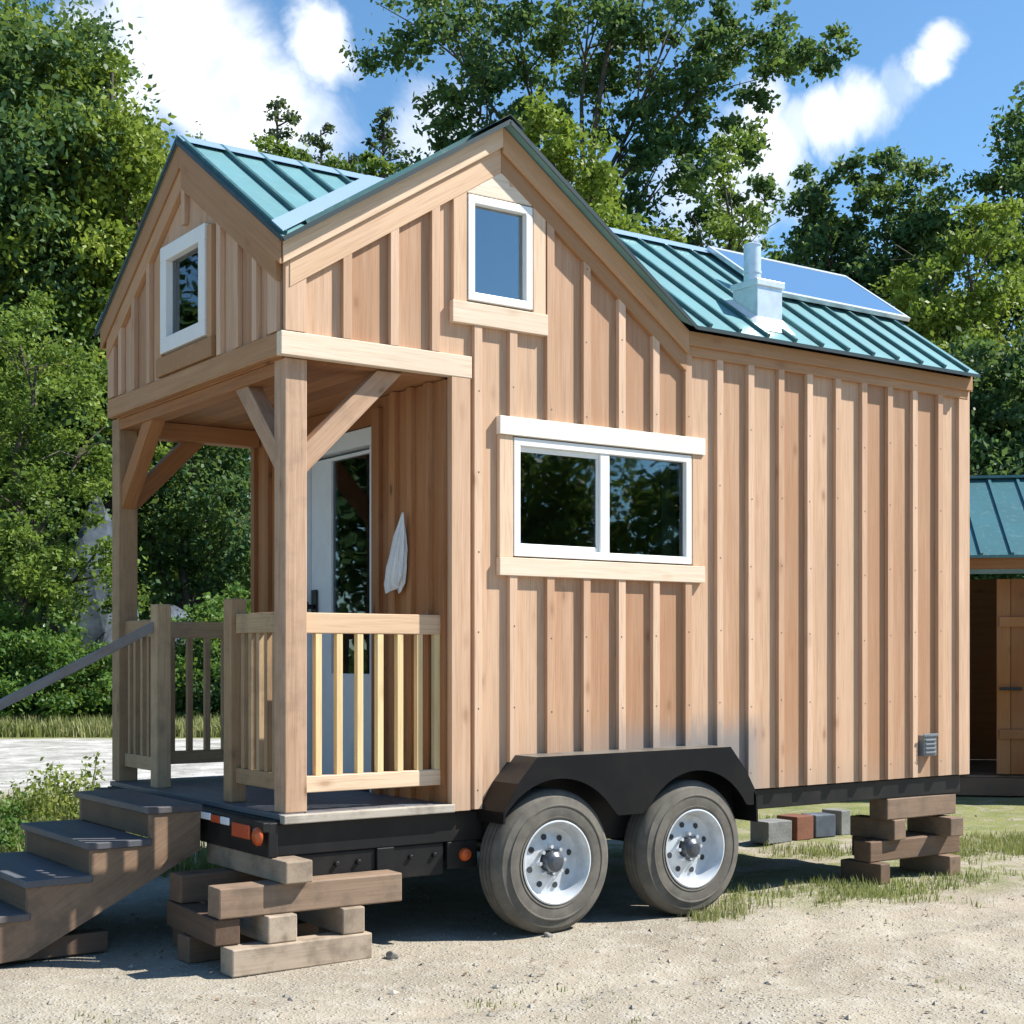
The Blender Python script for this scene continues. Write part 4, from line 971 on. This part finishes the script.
# ------------------------------------------------------------------ grass, weeds, stones
def blades(name, pts, mat, h=(.05, .16), w=.008, label='', cat='grass', per=10, spread=.05, kind='stuff', lean=.5):
    vs = []; fs = []; tn = []
    for (x, y, z, sc) in pts:
        for k in range(per):
            a = rnd.uniform(0, 6.28); bx, by = x+rnd.gauss(0, spread), y+rnd.gauss(0, spread); hh = rnd.uniform(*h)*sc
            lx, ly = math.cos(a)*hh*lean*rnd.random(), math.sin(a)*hh*lean*rnd.random(); px, py = -math.sin(a)*w, math.cos(a)*w; n = len(vs)
            vs += [(bx-px, by-py, z), (bx+px, by+py, z), (bx+lx*.4+px*.7, by+ly*.4+py*.7, z+hh*.6), (bx+lx*.4-px*.7, by+ly*.4-py*.7, z+hh*.6), (bx+lx, by+ly, z+hh)]
            fs += [(n, n+1, n+2, n+3), (n+3, n+2, n+4)]; t_ = rnd.random(); tn += [t_]*5
    me = bpy.data.meshes.new(name); me.from_pydata(vs, [], fs); a = me.attributes.new('tone', 'FLOAT', 'POINT'); a.data.foreach_set('value', tn); me.materials.append(M[mat])
    o = bpy.data.objects.new(name, me); COL.objects.link(o); tag(o, label, cat, kind=kind); return o
def clumpy(x, y): return math.sin(x*2.1+1.3*math.sin(y*1.7))+math.sin(y*2.7+x*.9)+.6*math.sin(x*5.3-y*4.1)
pts = []
for _ in range(9000):
    px = rnd.uniform(730, 1060); py = rnd.uniform(818, 935); X, Y, _z = onground(px, py)
    if Y < -.35-.02*X or X > 9.5: continue
    if clumpy(X, Y) < rnd.uniform(-.3, 1.8)+(0.8 if Y < .0 else 0): continue
    pts.append((X, Y, -.01, rnd.uniform(.5, 1.1)))
# tufts hugging the wheel, the rear stack and the shed's front
for (cx, cy, n, s_) in ((2.35, -.28, 16, .10), (2.6, -.26, 22, .12), (2.75, -.1, 20, .16), (3.9, -.2, 20, .2), (4.3, -.22, 24, .2), (4.6, -.25, 26, .15), (5.0, -.2, 22, .2), (3.6, -.45, 16, .15), (3.95, -.62, 10, .15), (5.3, -.5, 14, .2), (6.2, -.1, 30, .4), (5.8, .4, 30, .4)):
    for _ in range(n): pts.append((cx+rnd.gauss(0, s_), cy+rnd.gauss(0, s_*.6), -.01, rnd.uniform(.6, 1.1)))
# sparse dry sprigs over the near yard
for _ in range(300):
    px = rnd.uniform(-20, 1050); py = rnd.uniform(945, 1050)
    if px > 560: py = rnd.uniform(900, 1050)
    X, Y, _z = onground(px, py)
    if clumpy(X*1.3, Y*1.3) > .9+rnd.uniform(-.3, .6): pts.append((X, Y, -.008, rnd.uniform(.2, .45)))
blades('grass', pts, 'grassblade', (.025, .085), .0035, 'thin dry grass round the rear wheels and stack', per=8, spread=.035)
pts = []
for _ in range(5200):
    px = rnd.uniform(-40, 330); d = rnd.uniform(26.3, 33); o = at(px, d); pts.append((o[0], o[1], -.01, rnd.uniform(.7, 1.3)))
blades('grass', pts, 'grassblade', (.12, .32), .018, 'strip of green grass beyond the pale drive', per=6, spread=.12)
def weed(px, d, h, n, label, mat='weedleaf', spread=.10):
    o = at(px, d); h *= .82; n = int(n*.8); root = thing('weed_plant', label, 'plant', (o[0], o[1], -.01), 'weeds left of the stairs'); m = MB(); C = []; R = []
    for k in range(n):
        a = rnd.uniform(0, 6.28); l = rnd.uniform(.0, spread); hh = h*rnd.uniform(.6, 1.05); tip = (math.cos(a)*(l+hh*.18), math.sin(a)*(l+hh*.18), hh)
        b = (math.cos(a)*l, math.sin(a)*l, 0); m.tube([b, ((b[0]+tip[0])*.45, (b[1]+tip[1])*.45, hh*.55), tip], [.006, .005, .002], 5)
        for q in (.3, .5, .7, .85, 1.0): C.append((b[0]+(tip[0]-b[0])*q**1.5, b[1]+(tip[1]-b[1])*q**1.5, hh*q)); R.append(.07*(1.2-.6*q)+.02)
    me = leaf_mesh('leaves', np.array(C), np.array(R), 7, .045, M[mat], flat=1.0, up=.9)
    c = bpy.data.objects.new('leaves', me); COL.objects.link(c); c.parent = root
    m.build('stem', M['weedleaf'], None).parent = root
wl = [(8, 11.6, .42, 10, 'low dark green weed at the left picture edge'), (28, 11.9, .62, 12, 'tall weed second from the left edge'), (48, 11.6, .70, 12, 'tall yellowish weed in the middle of the row left of the stairs'), (66, 12.2, .72, 12, 'bushy weed right of the middle one in the row'), (84, 11.9, .75, 13, 'tallest bright weed beside the porch, right end of the row'), (18, 10.4, .35, 9, 'small dark weed low in front near the lower stair tread'), (40, 10.6, .32, 9, 'small weed right beside the lower stair tread')]
for px, d, h, n, lb in wl: weed(px, d, h, n, lb, 'weedleaf' if h > .5 else 'leaf_bush')
pts = []
for _ in range(2600):
    px = rnd.uniform(-40, 260); d = rnd.uniform(9.6, 14.5); o = at(px, d)
    if clumpy(o[0], o[1]) > rnd.uniform(-1, 1.2): pts.append((o[0], o[1], -.01, rnd.uniform(.5, 1.2)))
blades('grass', pts, 'grassblade', (.06, .22), .006, 'rough grass and weeds between the stairs and the pale drive', per=8, spread=.06)
# loose gravel
def gravel():
    vs = []; fs = []; tn = []
    base = [Vector(p) for p in ((1,0,0),(0,1,0),(-1,0,0),(0,-1,0),(0,0,1),(0,0,-.4))]; tri = ((0,1,4),(1,2,4),(2,3,4),(3,0,4),(1,0,5),(2,1,5),(3,2,5),(0,3,5))
    for k in range(9000):
        py = 1060-(rnd.random()**.8)*250; px = rnd.uniform(-40, 1080); X, Y, _z = onground(px, py)
        if .0 < X < 5 and .1 < Y < 2.2 and rnd.random() < .6: continue
        r = rnd.uniform(.0025, .008) if rnd.random() < .97 else rnd.uniform(.010, .022)
        z = float(hnoise(np.array(X), np.array(Y))*flat(np.array(X), np.array(Y))*math.exp(-((X/9)**2+(Y/9)**2)))
        a = rnd.uniform(0, 6.28); c, s_ = math.cos(a), math.sin(a); sx, sy, sz = r*rnd.uniform(.7, 1.4), r*rnd.uniform(.6, 1.1), r*rnd.uniform(.4, .8); n = len(vs)
        for b in base:
            x, y = b.x*sx*rnd.uniform(.7, 1.2), b.y*sy*rnd.uniform(.7, 1.2); vs.append((X+x*c-y*s_, Y+x*s_+y*c, z+b.z*sz+sz*.15))
        fs += [(n+i, n+j, n+l) for i, j, l in tri]
    me = bpy.data.meshes.new('gravel'); me.from_pydata(vs, [], fs); me.materials.append(M['pebble'])
    o = bpy.data.objects.new('gravel', me); COL.objects.link(o); tag(o, 'loose small stones scattered over the pale dirt yard', 'gravel', kind='stuff')
gravel()
def litter():
    vs = []; fs = []
    for k in range(420):
        py = 1050-(rnd.random()**.7)*190; px = rnd.uniform(-20, 1060); X, Y, _z = onground(px, py)
        if abs(Y+.05) < .4 and X < 1 : continue
        z = float(hnoise(np.array(X), np.array(Y))*flat(np.array(X), np.array(Y))*math.exp(-((X/9)**2+(Y/9)**2)))+.004
        a = rnd.uniform(0, 6.28); l = rnd.uniform(.008, .022); w_ = l*rnd.uniform(.25, .5); c, s_ = math.cos(a), math.sin(a); n = len(vs)
        for (p, q, r) in ((-l, 0, 0), (0, -w_, .004), (l, 0, rnd.uniform(0, .01)), (0, w_, .005)): vs.append((X+p*c-q*s_, Y+p*s_+q*c, z+r))
        fs.append((n, n+1, n+2, n+3))
    me = bpy.data.meshes.new('leaf_litter'); me.from_pydata(vs, [], fs); me.materials.append(M['litter'])
    o = bpy.data.objects.new('leaf_litter', me); COL.objects.link(o); tag(o, 'dead brown leaves and bark scraps lying on the dirt yard', 'leaf litter', kind='stuff')
M['litter'] = plain('dead_leaves', (.20, .13, .07), .8, var=.3, scale=5)
litter()
def stone(px, py, r, label, seed):
    X, Y, _z = onground(px, py); bm = bmesh.new(); bmesh.ops.create_icosphere(bm, subdivisions=3, radius=1); rr = random.Random(seed)
    offs = [Vector((rr.uniform(-1, 1), rr.uniform(-1, 1), rr.uniform(-1, 1))).normalized() for _ in range(12)]
    for v in bm.verts:
        n = v.co.normalized(); k = 1
        for of in offs:
            dd = n.dot(of)
            if dd > .7: k = min(k, .7/dd)
        v.co = Vector((n.x*r*k, n.y*r*.8*k, n.z*r*.65*k))
    me = bpy.data.meshes.new('stone'); bm.to_mesh(me); bm.free(); me.materials.append(M['pebble'])
    ob = bpy.data.objects.new('stone', me); COL.objects.link(ob); ob.location = (X, Y, r*.25); ob.rotation_euler = (0, 0, seed); tag(ob, label, 'stone')
stone(392, 959, .045, 'pale fist-sized stone right of the front timber stack', 1)
stone(548, 937, .03, 'small pale stone wedged at the foot of the front wheel', 2)
for x, y, h in ((-6, 27, 13), (-11, 24, 13), (-16, 21, 12), (-21, 17, 12)):
    tree('broadleaf_tree', 'dark tree left of the yard, seen only as a reflection in door glass', 'tree', 0, 0, [(0, h*.8, 0, 2.6, h*.22), (-1.5, h*.55, 0, 2.6, h*.22), (1.5, h*.5, 0, 2.6, h*.22), (0, h*.26, 0, 3.2, h*.25)], h, 'leaf_dark', 4, 60, .5, .2, 'trees beyond the left edge', forks=3, loc=(x, y, 0))
# trees across the yard, behind the photographer, seen only as reflections in the lower window
for k, (x, y, h) in enumerate(((10, -36, 9.5), (15, -35, 10), (20, -34, 10), (25, -32, 10), (30, -30, 10), (5, -37, 9), (35, -27, 10), (40, -24, 9.5))):
    tree('broadleaf_tree', 'tree across the yard, seen only as a reflection in the window glass', 'tree', 0, 0, [(0, h*.75, 0, 2.6, h*.24), (-1.8, h*.5, 0, 2.6, h*.24), (1.8, h*.5, 0, 2.6, h*.24), (0, h*.26, 0, 3.4, h*.26)], h, 'leaf_green', 4, 60, .5, .2, 'trees across the yard', forks=3, loc=(x, y, 0))
# ------------------------------------------------------------------ light
EL, AZ = 47.0, 60.0     # elevation, angle from the side wall's normal towards +X
sd = Vector((math.sin(math.radians(AZ))*math.cos(math.radians(EL)), -math.cos(math.radians(AZ))*math.cos(math.radians(EL)), math.sin(math.radians(EL))))
sun = bpy.data.lights.new('sun', 'SUN'); sun.energy = 5.0; sun.angle = math.radians(.55); sun.color = (1, .955, .87)
so = bpy.data.objects.new('sun', sun); COL.objects.link(so); so.rotation_euler = sd.to_track_quat('Z', 'Y').to_euler(); so.location = (6, -6, 12)
w = bpy.data.worlds.new('World'); scene.world = w; w.use_nodes = True; nt = w.node_tree; nt.nodes.clear(); t = NT(nt)
sky = nt.nodes.new('ShaderNodeTexSky'); sky.sky_type = 'NISHITA'; sky.sun_disc = False; sky.sun_elevation = math.radians(EL); sky.sun_rotation = math.atan2(sd.x, sd.y)
sky.altitude = 300; sky.air_density = 1.0; sky.dust_density = .1; sky.ozone_density = 2.5
dirn = t.vmath('NORMALIZE', t.coord('Generated'))
wn = t.noise(dirn, 9, 6, .62, .3, out=1)
wob = t.vmath('MULTIPLY', t.vmath('SUBTRACT', wn, (.5, .5, .5)), (.075, .075, .075))
dd = t.vmath('ADD', dirn, wob)
def pdir(px, py):
    x, y, z = (px-512)/FPX, 1.0, (656-py)/FPX; v = Vector((x*U_r[0]+y*D_r[0], x*U_r[1]+y*D_r[1], z)); return v.normalized()
blobs = [(185, 35, 75, 1), (225, 80, 62, 1), (150, 5, 40, 1), (255, 110, 60, 1), (322, 52, 34, .85), (300, 130, 46, .6), (430, 130, 45, .7), (120, 60, 60, 1),
         (955, 35, 26, 1.0), (940, 62, 24, .9), (905, 88, 24, .42), (870, 108, 32, .85), (835, 125, 30, .85), (800, 130, 25, .6), (760, 150, 46, 1), (740, 195, 40, .9), (800, 190, 28, .35), (770, 105, 26, .8), (690, 215, 50, .5),
         (60, 140, 40, .5), (560, 250, 80, .3), (20, 430, 60, .5), (90, 420, 50, .7), (1250, 100, 120, .8), (-250, 60, 160, .8), (1400, 330, 90, .7), (600, 420, 60, .4)]
mask = None
for px, py, r, a in blobs:
    c = pdir(px, py); dist = t.vmath('DISTANCE', dd, tuple(c), out=1); k = t.rng(dist, r/FPX*.45, r/FPX*1.25, a, 0.)
    mask = k if mask is None else t.math('MAXIMUM', mask, k)
fine = t.noise(dirn, 26, 6, .6)
mask = t.math('MULTIPLY', mask, t.rng(fine, .25, .6, .62, 1.0), clamp=True)
cc = t.mix(t.rng(t.noise(dirn, 12, 4), .3, .7), (13, 13.1, 13.3), (8.5, 9.0, 9.9))
skyc = t.mix(1.0, sky.outputs[0], (1.06, 1.40, 1.52), 'MULTIPLY')
col = t.mix(mask, skyc, cc)
bg = nt.nodes.new('ShaderNodeBackground'); t.put(bg.inputs[0], col); bg.inputs[1].default_value = .065
wo = nt.nodes.new('ShaderNodeOutputWorld'); nt.links.new(bg.outputs[0], wo.inputs[0])
# ------------------------------------------------------------------ camera
cam = bpy.data.cameras.new('camera'); co = bpy.data.objects.new('camera', cam); COL.objects.link(co); scene.camera = co
co.location = CAM; co.rotation_euler = (math.radians(90), 0, math.atan2(-D_r[0], D_r[1]))
cam.sensor_width = 36; cam.lens = FPX/1024*36; cam.shift_y = (656-512)/1024; cam.clip_end = 2000; cam.clip_start = .1
scene.render.resolution_x = scene.render.resolution_y = 1024
scene.view_settings.view_transform = 'Standard'; scene.view_settings.look = 'None'; scene.view_settings.exposure = .95; scene.view_settings.gamma = 1
scene.render.engine = 'CYCLES'
